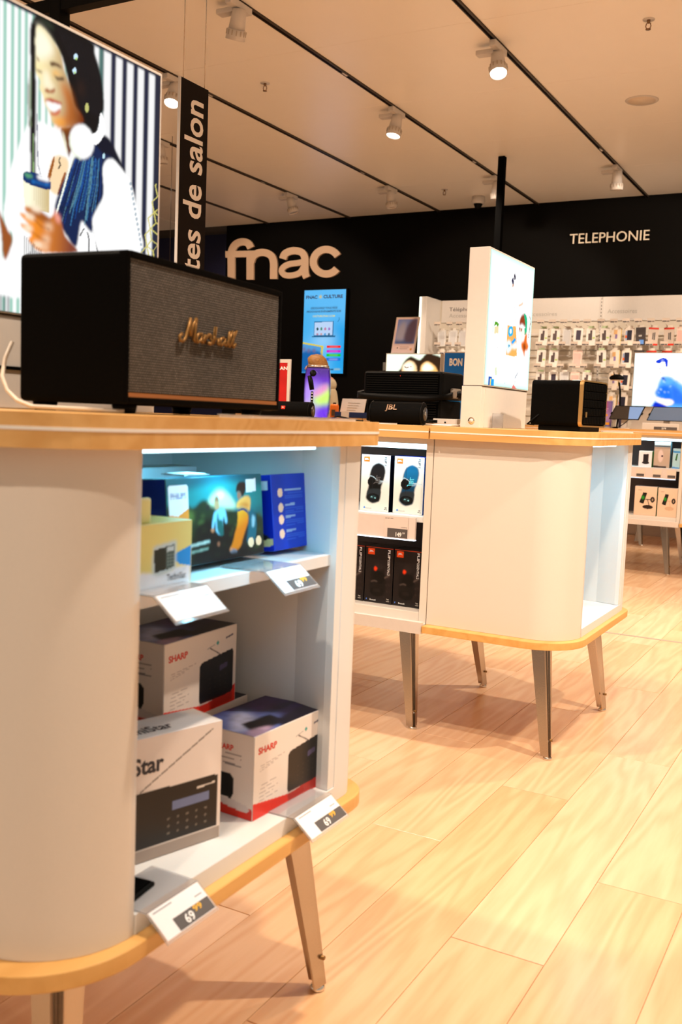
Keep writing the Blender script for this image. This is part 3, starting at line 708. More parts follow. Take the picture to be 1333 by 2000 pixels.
# ------------------------------------------------------------------ banner
bn = thing('hanging_banner', 'tall narrow black banner with vertical white lettering beside the portrait', 'banner', (-2.2, 2.835, 1.4))
MB().box(-.008, -.079, -.2, 0, .079, .737).build('panel', mat('banner_black', (.010, .007, .006), .7, spec=.1), bn)
MB().box(-.010, -.081, -.2, .001, -.078, .738).build('edge_rail', M_alu, bn)
MB().tube([(-.004, -.06, .735), (-.004, -.06, 1.8)], .0012, 6).build('wire', M_steel, bn); MB().tube([(-.004, .06, .735), (-.004, .06, 1.8)], .0012, 6).build('wire', M_steel, bn)
zt_ = hit(398, 197, (-2.2, 0, 0), (1, 0, 0)); zb_ = hit(365, 535, (-2.2, 0, 0), (1, 0, 0))
M_ban = mat('banner_white', (.85, .80, .76), .5)
ztop = zt_[2] - 1.4 - .012; ybase = .052
vs, fs = text_mesh('Enceintes de salon', .018, 0, 0, 1.0)
Lh = .905; mbt = MB()
mbt.add([(.0012, ybase - b * .106, ztop - Lh + a * Lh) for a, b, c in vs], fs)
mbt.build('lettering', M_ban, bn)

# ------------------------------------------------------------------ black-fronted amplifier style speaker on the foreground cabinet
def vgrid(b, fn, nu, nv):
    n = len(b.v); b.v += [tuple(fn(i / nu, j / nv)) for j in range(nv + 1) for i in range(nu + 1)]
    for j in range(nv):
        for i in range(nu):
            a = n + j * (nu + 1) + i; b.f.append((a, a + 1, a + nu + 2, a + nu + 1)); b.mi.append(b.cur); b.sm.append(b.smooth)
sp = thing('bluetooth_speaker', 'big black vinyl speaker with grey woven grille and gold script badge', 'speaker', (-.9345, 1.142, .993), R_(90 + 3.8))
wd, dp = .400, .176
MB().box(-wd / 2, -dp / 2 + .004, .011, wd / 2, dp / 2, .203).build('cabinet', M_vinyl, sp, bevel=.009, seg=4)
b = MB()
for (a, bb, c, d) in ((-wd / 2, -wd / 2 + .007, .012, .202), (wd / 2 - .007, wd / 2, .012, .202), (-wd / 2 + .007, wd / 2 - .007, .012, .021), (-wd / 2 + .007, wd / 2 - .007, .1935, .2025)):
    b.box(a, -dp / 2, c, bb, -dp / 2 + .014, d)
b.build('front_frame', M_vinyl, sp, bevel=.002)
# woven cloth
mg = bpy.data.materials.new('woven_grille'); mg.use_nodes = True; nt = mg.node_tree; pb = nt.nodes['Principled BSDF']
tc = nt.nodes.new('ShaderNodeTexCoord'); mp = nt.nodes.new('ShaderNodeMapping'); nt.links.new(tc.outputs['Object'], mp.inputs[0]); mp.inputs['Rotation'].default_value = (R_(90), 0, 0)
bt = nt.nodes.new('ShaderNodeTexBrick'); nt.links.new(mp.outputs[0], bt.inputs['Vector'])
bt.inputs['Color1'].default_value = (.20, .175, .15, 1); bt.inputs['Color2'].default_value = (.13, .112, .095, 1); bt.inputs['Mortar'].default_value = (.012, .01, .01, 1)
bt.inputs['Scale'].default_value = 1; bt.inputs['Brick Width'].default_value = .0052; bt.inputs['Row Height'].default_value = .0034; bt.inputs['Mortar Size'].default_value = .0007
nz = nt.nodes.new('ShaderNodeTexNoise'); nz.inputs['Scale'].default_value = 18; nt.links.new(tc.outputs['Object'], nz.inputs[0])
mx = nt.nodes.new('ShaderNodeMix'); mx.data_type = 'RGBA'; mx.blend_type = 'MULTIPLY'; mx.inputs[0].default_value = .5; nt.links.new(bt.outputs[0], mx.inputs[6]); nt.links.new(nz.outputs['Fac'], mx.inputs[7])
nt.links.new(mx.outputs[2], pb.inputs['Base Color']); pb.inputs['Roughness'].default_value = .85
MB().box(-wd / 2 + .007, -dp / 2 + .003, .028, wd / 2 - .007, -dp / 2 + .012, .194).build('grille', mg, sp)
MB().box(-wd / 2 + .007, -dp / 2 + .001, .021, wd / 2 - .007, -dp / 2 + .010, .0265).build('trim_bar', mat('copper_trim', H('B5794A'), .35, .6), sp)
for fx in (-.19, .045):
    for fy in (-.062, .07):
        MB().lathe([(.014, 0), (.017, .0125)], 18, (fx + (.11 if fx > 0 else .022), fy, 0)).build('foot', M_black, sp)
# script badge drawn as strokes
n_ = Vector((math.cos(R_(3.8)), math.sin(R_(3.8)), 0)); Pf = Vector(sp.location) + n_ * (dp / 2 - .002)
def bz(x, y): return Vector(hit(300 + x / 5.127, 480 + y / 5.127, Pf, n_)) + n_ * .004
strokes = [[(262, 880), (236, 905), (238, 945), (268, 958), (295, 925), (320, 840), (348, 725)], [(348, 725), (340, 820), (345, 905)], [(345, 905), (370, 800), (405, 730)], [(405, 730), (392, 850), (380, 945), (395, 962)],
           [(455, 885), (420, 890), (405, 930), (420, 965), (448, 950), (462, 885), (455, 950), (470, 972)], [(470, 972), (492, 900), (486, 975), (500, 925), (532, 890)],
           [(532, 890), (555, 905), (540, 925), (560, 950), (545, 985), (520, 975)], [(560, 985), (592, 900), (602, 815), (578, 985), (600, 930), (625, 925), (618, 985), (632, 990)],
           [(680, 925), (650, 935), (640, 970), (655, 995), (680, 970), (692, 925), (684, 985), (702, 1000)], [(702, 1000), (745, 920), (762, 850), (738, 870), (722, 990), (738, 1010)], [(738, 1010), (780, 920), (808, 850), (785, 880), (758, 1000), (775, 1018), (800, 985)]]
b = MB()
for s_ in strokes: b.tube([bz(*p) for p in s_], .0024, 8)
b.build('script_badge', M_brass, sp, world=True)
cb = MB().tube([hit(24, 668, (-1.03, 0, 0), (1, 0, 0)), hit(10, 700, (-1.03, 0, 0), (1, 0, 0)), hit(4, 735, (-1.01, 0, 0), (1, 0, 0)), hit(14, 762, (-1.0, 0, 0), (1, 0, 0)), hit(34, 782, (-.97, 0, 0), (1, 0, 0)),
                hit(62, 794, (-.93, 0, 0), (1, 0, 0)), (-.885, .928, .9965), (-.865, .955, .9955), (-.85, .965, .9955)], .0027, 10).build('power_cable', mat('ivory_cable', (.62, .53, .43), .5))
tag(cb, 'ivory power cable curling behind the big black speaker', 'cable')

def flat_plate(x, y, z, w_, l_, rz, label, m=M_acr, cat='price tag'):
    t = thing('price_holder', label, cat, (x, y, z), rz)
    MB().box(-w_ / 2, -l_ / 2, .0, w_ / 2, l_ / 2, .003).build('plate', M_paper, t)
    MB().box(-w_ / 2 - .002, -l_ / 2 - .002, .003, w_ / 2 + .002, l_ / 2 + .002, .0045).build('cover', M_acr, t)
    return t
flat_plate(-.775, 1.18, .9925, .055, .15, 0, 'white price holder lying under the front of the big speaker')
flat_plate(-.765, 1.345, .9925, .05, .10, R_(5), 'second white price holder lying at the speaker front right corner')

# ------------------------------------------------------------------ boxed goods
def carton(name, label, w_, d_, h_, loc, rotz, rx, front, side, top, group=None, cat='box', body=M_white):
    """front: Paint or colour material; side is the visible side (-x local when side_l else +x)"""
    t = thing(name, label, cat, loc, rotz, group, rx)
    MB().box(-w_ / 2, -d_ / 2, 0, w_ / 2, d_ / 2, h_).build('carton', body, t, bevel=.0012, seg=1)
    e_ = .0006
    if front: front.panel('front_print', (-w_ / 2 + e_, -d_ / 2 - .0004, e_), (w_ - 2 * e_, 0, 0), (0, 0, h_ - 2 * e_), MV, t)
    if side:
        s_, p_ = side
        if s_ < 0: p_.panel('side_print', (-w_ / 2 - .0004, d_ / 2 - e_, e_), (0, -d_ + 2 * e_, 0), (0, 0, h_ - 2 * e_), MV, t)
        else: p_.panel('side_print', (w_ / 2 + .0004, -d_ / 2 + e_, e_), (0, d_ - 2 * e_, 0), (0, 0, h_ - 2 * e_), MV, t)
    if top: top.panel('top_print', (-w_ / 2 + e_, -d_ / 2 + e_, h_ + .0004), (w_ - 2 * e_, 0, 0), (0, d_ - 2 * e_, 0), MV, t)
    return t
def ftext(t, s, x, z_, w_, h_, y, m, **k): return lettering(s, (x, y, z_), (w_, 0, 0), (0, 0, h_), m, t, **k)

# hikers radio box
P = Paint(210, 118, (.08, .42, .45))
P.poly([(0, .78), (.2, .95), (1, .9), (1, .6), (0, .6)], (.10, .55, .55), 5, a=.7); P.poly([(0, 1), (0, .85), (.6, .93), (1, .86), (1, 1)], (.05, .30, .36), 4, a=.8)
P.poly([(.0, .68), (.15, .72), (.25, .66), (.35, .74), (.5, .66), (.75, .55), (1, .45), (1, 0), (0, 0)], (.10, .17, .10), 2)
P.poly([(.40, .70), (.50, .84), (.60, .80), (.70, .62), (.55, .62)], (.80, .82, .66), 3); P.ell(.53, .77, .04, .04, (.95, .95, .9), 2)
P.poly([(.0, .45), (.1, .62), (.25, .60), (.2, .45), (.1, .35)], (.40, .50, .22), 4, a=.8); P.poly([(.0, .3), (.2, .4), (.3, .25), (.2, 0), (0, 0)], (.20, .28, .10), 4)
P.poly([(.35, .5), (.55, .45), (.9, .3), (1, .1), (1, 0), (.3, 0), (.25, .2)], (.05, .07, .06), 4)
rs = random.Random(5)
for k in range(60): P.ell(rs.uniform(0, 1), rs.uniform(0, .6), rs.uniform(.01, .035), rs.uniform(.01, .03), rs.choice([(.12, .22, .10), (.05, .08, .05), (.30, .38, .18), (.16, .20, .12)]), 2, a=.6)
def hk(x, y):
    px, py = 360 + x / 4.76, 900 + y / 4.76; u = (px - 330) / 182
    for _ in range(3): v = ((1122 - 37 * u) - py) / (174 - 22 * u); u = (px - 330 - 10 * (1 - v)) / 182
    return (u, v)
P.f = hk
P.poly([(745, 960), (755, 880), (430, 800), (330, 700), (180, 640), (90, 720), (70, 850), (60, 1040), (500, 1000)], (.045, .06, .06), 3, a=.85)
P.poly([(300, 500), (335, 480), (375, 500), (395, 600), (380, 620), (360, 560), (345, 720), (295, 700), (285, 600), (270, 680), (255, 670), (270, 540)], (.50, .72, .80), 1)
P.poly([(305, 520), (320, 590), (350, 600), (365, 720), (330, 730), (300, 650)], (.05, .34, .32), 1); P.ell(295, 415, 20, 45, (.55, .36, .25), 1); P.poly([(275, 430), (285, 500), (320, 480), (310, 420)], (.75, .55, .38), 1); P.ell(262, 690, 16, 18, (.78, .46, .30), 1); P.ell(320, 815, 14, 22, (.6, .34, .24), 1); P.ell(215, 480, 18, 28, (.12, .13, .12), 1)
P.poly([(600, 480), (650, 500), (685, 560), (680, 740), (630, 800), (580, 760), (590, 600)], (.05, .38, .45), 1); P.poly([(640, 540), (668, 560), (662, 640), (640, 640)], (.55, .75, .82), 1)
P.poly([(560, 560), (600, 520), (600, 700), (570, 830), (540, 820), (560, 700)], (.08, .12, .13), 2)
P.poly([(500, 500), (560, 470), (596, 520), (600, 600), (575, 680), (550, 760), (530, 830), (470, 880), (425, 870), (455, 790), (470, 720), (495, 620)], (1, .66, .16), 1, (.90, .46, .08), ((500, 500), (590, 620)))
P.poly([(495, 500), (540, 475), (580, 490), (600, 540), (585, 520), (545, 495), (500, 510)], (.05, .26, .42), 0)
P.poly([(482, 455), (500, 410), (560, 365), (605, 368), (622, 410), (612, 500), (585, 480), (540, 465), (490, 478)], (1, .70, .34), 1); P.poly([(495, 450), (560, 420), (600, 440), (590, 470), (540, 460)], (.85, .45, .15), 2, a=.7)
P.poly([(475, 330), (480, 270), (510, 235), (565, 240), (575, 280), (560, 340), (540, 370), (520, 350), (515, 330), (490, 330)], (.16, .10, .08), 1); P.poly([(488, 335), (512, 330), (525, 365), (505, 400), (490, 375)], (.66, .42, .32), 1)
P.ell(462, 880, 34, 24, (.45, .45, .5), 1); P.ell(440, 860, 14, 14, (.8, .5, .35), 1)
P.poly([(240, 1000), (420, 900), (640, 880), (660, 960), (480, 1000)], (.02, .02, .03), 2)
P.f = lambda x, y: (x, y)
P.poly([(.015, .58), (.015, .90), (.03, .93), (.19, .93), (.205, .90), (.205, .58)], (.94, .95, .98), 0, smooth=False); P.poly([(.015, .60), (.1, .58), (.205, .66), (.205, .28), (.015, .28)], (.96, .58, .22), 0, smooth=False)
P.poly([(.03, .50), (.19, .53), (.19, .49), (.03, .46)], (1, .85, .7), 0, smooth=False, a=.8)
P.poly([(.815, .78), (.815, .94), (.93, .95), (.93, .79)], (.92, .94, .96), 0, smooth=False); P.ell(.85, .16, .034, .062, (1, .85, .68), 0); P.ell(.94, .165, .034, .062, (1, .85, .68), 0)
P.line([(.0, .20), (.40, .25)], .028, (.85, .9, .85), 1, a=.8); P.line([(.0, .13), (.38, .17)], .02, (.7, .8, .72), 1, a=.7)
Sb = Paint(30, 30, (.02, .10, .48)); Sb.line([(.5, .6), (.9, .6)], .03, (.25, .4, .85), 1)
for k in range(6): Sb.line([(.55, .7 - k * .06), (.92, .7 - k * .06)], .02, (.15, .3, .7), 0, a=.5)
c = carton('radio_box', 'radio box printed with two hikers in a green landscape', .225, .085, .120, (-.8445, 1.116, .7865), R_(90), R_(-5), P, (-1, Sb), None, body=mat('box_teal', H('1C5E6A'), .4))
lettering('PHILIPS', (-.1035, -.0429, .0925), (.033, 0, 0), (0, 0, .008), M_blue, c, bold=.03)
# clear tag above the hikers box
t = thing('price_tag', 'small clear tag lying on top of the hikers radio box', 'price tag', (-.835, 1.075, .9115), R_(90))
MB().box(-.028, -.02, 0, .028, .02, .0015).build('plate', M_acr, t, bevel=.0005); MB().box(-.024, -.017, .0016, .024, .017, .0022).build('card', M_paper, t)

P = Paint(70, 80, (.03, .22, .80))
P.poly([(0, 0), (0, 1), (.3, 1), (.25, 0)], (.02, .15, .62), 6, a=.6)
for zz in (.76, .56, .40, .21):
    P.ell(.22, zz, .072, .062, (1, .86, .74), 0); P.line([(.34, zz + .03), (.62 + .2 * (zz > .7), zz + .035)], .03, (.65, .78, .95), 0, a=.9)
    for k in range(3): P.line([(.34, zz - .02 - k * .03), (.86, zz - .015 - k * .03)], .012, (.25, .45, .92), 0, a=.7)
Sb = Paint(30, 60, (.02, .12, .58)); Sb.poly([(.3, .80), (.3, .92), (.9, .92), (.9, .80)], (.80, .88, .95), 0, smooth=False); Sb.ell(.65, .14, .28, .09, (.12, .1, .12), 0); Sb.poly([(.5, .07), (.95, .07), (.95, .16), (.6, .12)], (.85, .72, .5), 0)
carton('radio_box', 'bright blue box with four round icons on the upper shelf', .106, .07, .118, (-.8375, 1.312, .7855), R_(90), R_(-6), P, (-1, Sb), None, body=mat('box_blue', H('0D3FC0'), .4))

P = Paint(90, 60, (.93, .86, .52))
P.poly([(.0, .0), (.0, .12), (.35, .28), (.6, .22), (1, .30), (1, 0)], (.97, .97, .99), 1, smooth=False)
P.poly([(.78, .50), (1, .60), (1, .26), (.84, .32), (.76, .42)], (.05, .60, .92), 0, smooth=False)
P.poly([(.50, .22), (.49, .62), (.52, .66), (.76, .70), (.79, .66), (.79, .28), (.74, .24)], (.80, .85, .85), 1)
P.poly([(.51, .24), (.50, .60), (.77, .65), (.775, .30)], (.10, .16, .14), 0, smooth=False); P.poly([(.66, .26), (.65, .62), (.77, .65), (.775, .30)], (.30, .38, .36), 0, smooth=False); P.poly([(.67, .54), (.67, .61), (.76, .63), (.76, .56)], (.8, .85, .85), 0, smooth=False)
for a_ in range(4):
    for b_ in range(3): P.ell(.685 + b_ * .033, .34 + a_ * .05, .008, .013, (.65, .72, .7), 0)
P.line([(.70, .14), (.80, .18), (.92, .24)], .02, (.7, .75, .8), 1); P.ell(.83, .22, .07, .06, (.93, .94, .96), 1)
c = carton('radio_box', 'yellow and white radio box with a small clock radio photo', .148, .075, .081, (-.799, .922, .781), R_(90), 0, P, None, None, body=mat('box_yellow', H('E9DA86'), .45))
lettering('TechniSat', (.025, -.0379, .0075), (.038, 0, 0), (0, 0, .0085), M_ink, c, bold=.015)
MB().box(-.074, -.03, .081, .003, -.022, .112).build('raised_flap', MATS['box_yellow'], c, bevel=.003)
carton('radio_box', 'plain pale carton standing behind the hikers box', .30, .05, .128, (-1.015, 1.155, .781), R_(90), 0, None, None, None, body=mat('pale_carton', (.62, .66, .68), .5))

def sharp_box(label, loc, rz, w_=.190):
    h_, d_ = .129, .115
    P = Paint(160, 110, (.90, .86, .83))
    P.poly([(0, .0), (1, .0), (1, .23), (.85, .15), (.6, .11), (.47, .11), (.25, .15), (0, .20)], (.86, .16, .07), 0, smooth=False)
    P.poly([(.47, .60), (.47, .16), (.49, .12), (.93, .13), (.96, .17), (.96, .66), (.94, .70), (.50, .64)], (.055, .04, .04), 0, smooth=False)
    P.poly([(.52, .60), (.92, .66), (.92, .20), (.72, .18), (.70, .58)], (.10, .075, .06), 3, a=.7, smooth=False)
    P.poly([(.47, .13), (.95, .13), (.95, .02), (.49, .0)], (.40, .06, .03), 1, a=.55, smooth=False)
    P.poly([(.76, .46), (.76, .53), (.87, .55), (.87, .49)], (.28, .25, .38), 0, smooth=False)
    for a_ in range(4):
        for b_ in range(4): P.ell(.62 + b_ * .075, .22 + a_ * .06, .006, .009, (.22, .18, .14), 0)
    P.line([(.60, .80), (.78, .66)], .012, (.25, .2, .18), 0)
    for k in range(3): P.line([(.08, .62 - k * .03), (.42 - k * .08, .66 - k * .03)], .007, (.68, .63, .62), 0)
    for k in range(5): P.line([(.08, .38 - k * .045), (.33 - (k % 2) * .06, .40 - k * .045)], .007, (.66, .61, .6), 0)
    P.ell(.72, .83, .018, .024, (.2, .6, .58), 0); P.line([(.84, .86), (.95, .885)], .022, (.35, .33, .4), 0); P.line([(.57, .79), (.68, .82)], .010, (.6, .6, .6), 0)
    S = Paint(60, 70, (.88, .84, .82)); S.poly([(0, 0), (1, 0), (1, .13), (.5, .12), (0, .2)], (.80, .16, .10), 0)
    S.poly([(.05, .5), (.05, .24), (.65, .20), (.68, .26), (.68, .46), (.62, .5)], (.05, .05, .05), 0, smooth=False); S.line([(.1, .62), (.3, .5)], .02, (.3, .28, .25), 0)
    for k in range(2): S.line([(.05, .72 - k * .05), (.8, .74 - k * .05)], .012, (.55, .5, .5), 0)
    S.ell(.15, .62, .03, .03, (.2, .6, .4), 0); S.line([(.5, .62), (.8, .61)], .02, (.5, .48, .5), 0); S.poly([(.5, .12), (.9, .08), (.9, .16), (.5, .2)], (.82, .78, .78), 0)
    T = Paint(80, 60, (.10, .05, .20)); T.poly([(0, 0), (0, 1), (.5, 1), (.62, .5), (.5, 0)], (.35, .42, .68), 5, a=.8, smooth=False)
    T.poly([(.0, .3), (.25, .7), (.45, .8), (.3, .3)], (.75, .78, .92), 4, a=.8); T.poly([(.5, .55), (.6, 1), (1, 1), (1, .6)], (.30, .16, .42), 4, a=.7, smooth=False)
    T.poly([(.05, .05), (.18, .45), (.55, .42), (.50, .08)], (.04, .03, .05), 1, smooth=False); T.poly([(.0, 0), (.05, .2), (.3, .12), (.2, 0)], (.7, .6, .72), 2, a=.8); T.poly([(.35, 0), (1, .0), (1, .3), (.45, .22)], (.05, .03, .1), 2, smooth=False); T.noise(.10, 4, 2)
    c = carton('radio_box', label, w_, d_, h_, loc, rz, 0, P, (-1, S), T, 'white and red portable radio boxes', body=mat('box_cream', (.78, .74, .72), .45))
    lettering('SHARP', (-w_ / 2 + .010, -d_ / 2 - .0008, .099), (.047, 0, 0), (0, 0, .0105), M_red, c, bold=.03)
    lettering('SHARP', (-w_ / 2 - .0008, d_ / 2 - .042, .100), (0, -.035, 0), (0, 0, .009), M_red, c, bold=.03)
    return c
# loc is the base centre
def sb(label, xf, yl, zz, rz=90.0):
    r = R_(rz); f = Vector((math.cos(r), math.sin(r))); n = Vector((math.sin(r), -math.cos(r)))
    c = Vector((xf, yl)) + f * .095 - n * .0575
    return sharp_box(label, (c.x, c.y, zz), r)
sb('white and red radio box alone on the lower shelf right', -.772, 1.172, .396, 87)
sb('lowest white and red radio box, mostly hidden under another', -.905, 1.158, .396, 90)
sb('white and red radio box stacked on another at the back', -.900, 1.118, .5255, 91)

P = Paint(160, 110, (.90, .84, .80))
P.poly([(.0, .10), (.0, .58), (.975, .55), (.975, .11)], (.085, .065, .055), 0, smooth=False); P.poly([(.0, .12), (.0, .56), (.55, .54), (.55, .12)], (.13, .10, .08), 6, a=.6, smooth=False)
P.poly([(.68, .35), (.68, .43), (.92, .43), (.92, .35)], (.42, .46, .60), 0, smooth=False)
for a_ in range(3):
    for b_ in range(5): P.ell(.66 + b_ * .06, .17 + a_ * .06, .008, .010, (.42, .38, .34), 0)
P.line([(.48, .57), (.94, .95)], .010, (.42, .36, .32), 0)
P.line([(.84, .48), (.96, .49)], .014, (.85, .8, .75), 0); P.poly([(0, 0), (1, 0), (1, .10), (0, .09)], (.62, .56, .52), 0, smooth=False); P.line([(.45, 1), (.45, .93)], .006, (.6, .55, .5), 0)
r = R_(106); fdir = Vector((math.cos(r), math.sin(r))); ndir = Vector((math.sin(r), -math.cos(r)))
fdir = Vector((.285, .9585)).normalized(); rz = math.atan2(fdir.y, fdir.x); ndir = Vector((fdir.y, -fdir.x)); pr = Vector((-.782, 1.104)); cc = pr - fdir * .13 - ndir * .035
T = Paint(30, 20, (.62, .56, .52)); T.line([(.05, .55), (.75, .6)], .12, (.12, .1, .12), 1, a=.0)
c = carton('radio_box', 'large white radio box with black radio picture, nearest on lower shelf', .26, .07, .171, (cc.x, cc.y, .3965), rz, 0, P, None, None, body=mat('box_warm', (.70, .64, .6), .5))
lettering('TechniStar', (-.100, -.0357, .121), (.132, 0, 0), (0, 0, .024), M_ink, c, bold=.03)
lettering('TechniStar', (-.045, -.02, .1714), (.105, 0, 0), (0, .022, 0), M_ink, c, bold=.02)
t = thing('dark_case', 'flat black case lying at the front of the lower shelf', 'case', (-.79, .885, .396), R_(98))
MB().box(-.05, -.035, 0, .05, .035, .007).build('lid', M_black, t, bevel=.003); MB().box(-.046, -.031, .007, .046, .031, .009).build('screen', M_blackm, t, bevel=.001)

def price_tag(label, y0, y1, zt, txt=True, dx=.032, dz=.026, tongue=.075):
    t = thing('price_tag', label, 'price tag', (-.725, (y0 + y1) / 2, zt), R_(90), 'clear tilted price tags on shelf edges')
    w_ = y1 - y0
    b = MB().box(-w_ / 2, .0, -.0008, w_ / 2, tongue, .0006); b.build('clear_tongue', M_acr, t)
    L_ = math.hypot(dx, dz); a = math.atan2(dz, dx)
    def tr(x, y, z_): return (x, -y * math.cos(a) + z_ * -math.sin(a) * 1.0 * 1, -y * math.sin(a) + z_ * math.cos(a))
    def tr(x, y, z_): return (x, -(y * math.cos(a) + z_ * math.sin(a)), -y * math.sin(a) + z_ * math.cos(a))
    MB().box(-w_ / 2, 0, -.0012, w_ / 2, L_ + .004, -.0002).xf(tr).build('clear_plate', M_acr, t)
    pc = MB().box(-w_ / 2 + .003, .001, 0, w_ / 2 - .003, L_, .0007).xf(tr).build('price_card', M_paper, t)
    if txt:
        MB().box(-w_ * .22, L_ * .55, .0008, w_ / 2 - .004, L_ - .001, .0011).xf(tr).build('price_band', M_greyp, pc)
        for s_, x, y, ww, hh, m_ in (('69', -w_ * .06, L_ - .003, .017, L_ * .3, M_wink), ('99', w_ * .14, L_ * .76, .016, L_ * .2, mat('yellow_ink', H('E8B33A'), .5))):
            vs, fs = text_mesh(s_, .02); MB().add([tr(x + ww * A_, y - hh * B_, .0014) for A_, B_, _ in vs], fs).build('price_digits', m_, pc)
    for x, ww in ((-w_ * .42, .035), (w_ * .28, .014)): MB().box(x, L_ * .10 if ww > .02 else L_ * .35, .0008, x + ww, (L_ * .10 if ww > .02 else L_ * .35) + .0016, .001).xf(tr).build('small_print', mat('grey_ink', (.3, .3, .33), .5), pc)
    return t
price_tag('clear price tag under the yellow radio box', .878, .982, .7835, txt=False)
price_tag('clear tilted price tag under the blue box, upper shelf right', 1.113, 1.207, .7835)
price_tag('clear tilted price tag in front of the white and red box', 1.212, 1.328, .398)
price_tag('clear tilted price tag lowest and nearest, by the curved panel', .876, .978, .398)

# portable speaker boxes of the second counter
def flip_box(label, x0, zz, dark, col, group, w_=.105, h_=.182, d_=.09):
    if not dark:
        P = Paint(70, 120, (.90, .92, .93)); P.poly([(0, 0), (1, 0), (1, .5), (0, .6)], (.86, .85, .80), 8, a=.8)
        c1, c2 = ((.05, .42, .62), (.02, .22, .34)) if col == 'blue' else ((.09, .09, .10), (.03, .03, .03))
        P.poly([(.30, .62), (.36, .76), (.48, .83), (.62, .85), (.78, .81), (.83, .72), (.80, .60), (.72, .44), (.68, .22), (.62, .17), (.40, .14), (.22, .20), (.20, .26), (.28, .46)], c2, 1)
        P.poly([(.33, .60), (.38, .76), (.50, .83), (.62, .85), (.76, .81), (.82, .72), (.78, .58), (.70, .48), (.50, .62)], c1, 1)
        P.poly([(.25, .36), (.24, .24), (.42, .15), (.60, .17), (.68, .22), (.70, .38), (.5, .40)], (.14, .17, .19), 1)
        P.ell(.42, .515, .185, .095, (.03, .03, .03), 0); P.ell(.45, .24, .22, .075, (.03, .04, .05), 0); P.ell(.45, .245, .12, .035, (.12, .20, .22), 0)
        P.ell(.40, .25, .035, .012, (.5, .75, .78), 0); P.ell(.52, .235, .03, .010, (.5, .75, .78), 0)
        P.line([(.22, .60), (.34, .625), (.46, .60), (.58, .545), (.75, .545), (.95, .53)], .018, (.72, .82, .88), 0, a=.8); P.line([(.62, .50), (.76, .53), (.9, .51)], .02, (.75, .82, .86), 1, a=.7)
        P.line([(.42, 1), (.41, .83), (.40, .02)], .008, (.12, .12, .14), 0, a=.8)
        P.poly([(.08, .87), (.08, .965), (.28, .965), (.28, .87)], (.96, .45, .10), 0, smooth=False)
        P.poly([(0, .985), (0, 1), (1, 1), (1, .985)], (.95, .40, .10), 0, smooth=False)
        P.ell(.15, .052, .03, .018, (.25, .5, .85), 0); P.line([(.86, .075), (.93, .072)], .014, (.3, .3, .3), 0); P.line([(.85, .045), (.95, .04)], .014, (.2, .2, .2), 0)
        S = Paint(20, 60, (.02, .02, .025) if col != 'blue' else (.02, .30, .58)); S.ell(.6, .4, .4, .12, (.01, .03, .08), 1)
        body = mat('box_' + col, (.02, .02, .02) if col != 'blue' else H('0A4C92'), .4)
    else:
        P = Paint(70, 120, (.10, .075, .075)); P.poly([(.2, .42), (.22, .64), (.38, .74), (.52, .75), (.68, .68), (.72, .55), (.78, .35), (.74, .18), (.55, .12), (.30, .13), (.18, .22)], (.045, .035, .035), 1)
        P.poly([(.25, .62), (.38, .74), (.54, .745), (.68, .67), (.6, .6)], (.16, .13, .13), 3, a=.7); P.ell(.52, .46, .22, .115, (.008, .006, .006), 0); P.ell(.46, .20, .25, .085, (.008, .006, .006), 0); P.ell(.46, .225, .15, .03, (.10, .08, .08), 2)
        P.poly([(.32, .60), (.36, .65), (.44, .62), (.38, .575)], (.90, .22, .05), 1)
        P.line([(.22, .37), (.36, .395), (.46, .38)], .018, (.35, .30, .28), 1); P.line([(.72, .46), (.84, .5), (.92, .53)], .025, (.35, .30, .28), 1); P.ell(.80, .56, .05, .05, (.25, .2, .2), 3, a=.7)
        for k in range(14): P.ell(.72 + (k * 37 % 20) / 90, .12 + (k * 53 % 40) / 110, .008, .012, (.25, .2, .2), 1)
        P.line([(.48, 1), (.52, .78), (.56, .6)], .008, (.01, .01, .01), 0); P.line([(.48, .33), (.50, .02)], .008, (.01, .01, .01), 0)
        P.poly([(.08, .86), (.08, .97), (.32, .97), (.32, .86)], (.93, .30, .06), 0, smooth=False); P.poly([(0, .99), (0, 1), (1, 1), (1, .99)], (.8, .25, .08), 0, smooth=False)
        P.line([(.82, .085), (.90, .08)], .016, (.7, .68, .66), 0); P.line([(.80, .05), (.92, .045)], .014, (.6, .58, .56), 0); P.ell(.08, .052, .02, .014, (.3, .5, .9), 0)
        S = Paint(10, 20, (.05, .03, .03)); body = mat('box_dark', (.02, .014, .014), .4)
    t = carton('speaker_box', label, w_, d_, h_, (x0 + w_ / 2, 2.80 + d_ / 2, zz), R_(-1), 0, P, (1, S), None, group, body=body)
    yf = -d_ / 2 - .0008
    ftext(t, 'JBL', -w_ / 2 + (.011 if not dark else .013), h_ * (.893 if not dark else .895), .016, .0075, yf, M_wink, bold=.02)
    M_ = M_ink if not dark else M_wink
    def vtext(s, x, zt, hh, ww, bold): lettering(s, (x, yf, zt), (0, 0, -hh), (ww, 0, 0), M_, t, bold=bold)
    if not dark: vtext('FLIP', w_ / 2 - .021, h_ * .965, .020, .0075, .02); vtext('7', w_ / 2 - .021, h_ * .84, .006, .0065, 0)
    else: vtext('FLIP', w_ / 2 - .019, h_ * .965, .030, .0085, .025); vtext('ESSENTIAL2', w_ / 2 - .019, h_ * .79, .050, .0080, 0)
    ftext(t, 'Bluetooth', -w_ / 2 + .021, h_ * .035, .022, .0052, yf, M_pale if not dark else M_wink, bold=.01)
    if not dark:
        lettering('JBL', (-.006, yf, .088), (.006, 0, .030), (.020, 0, -.002), mat('cyan_ink', H('5CC8E0'), .4) if col == 'blue' else M_greyp, t, bold=.02, shear=.2)
    return t
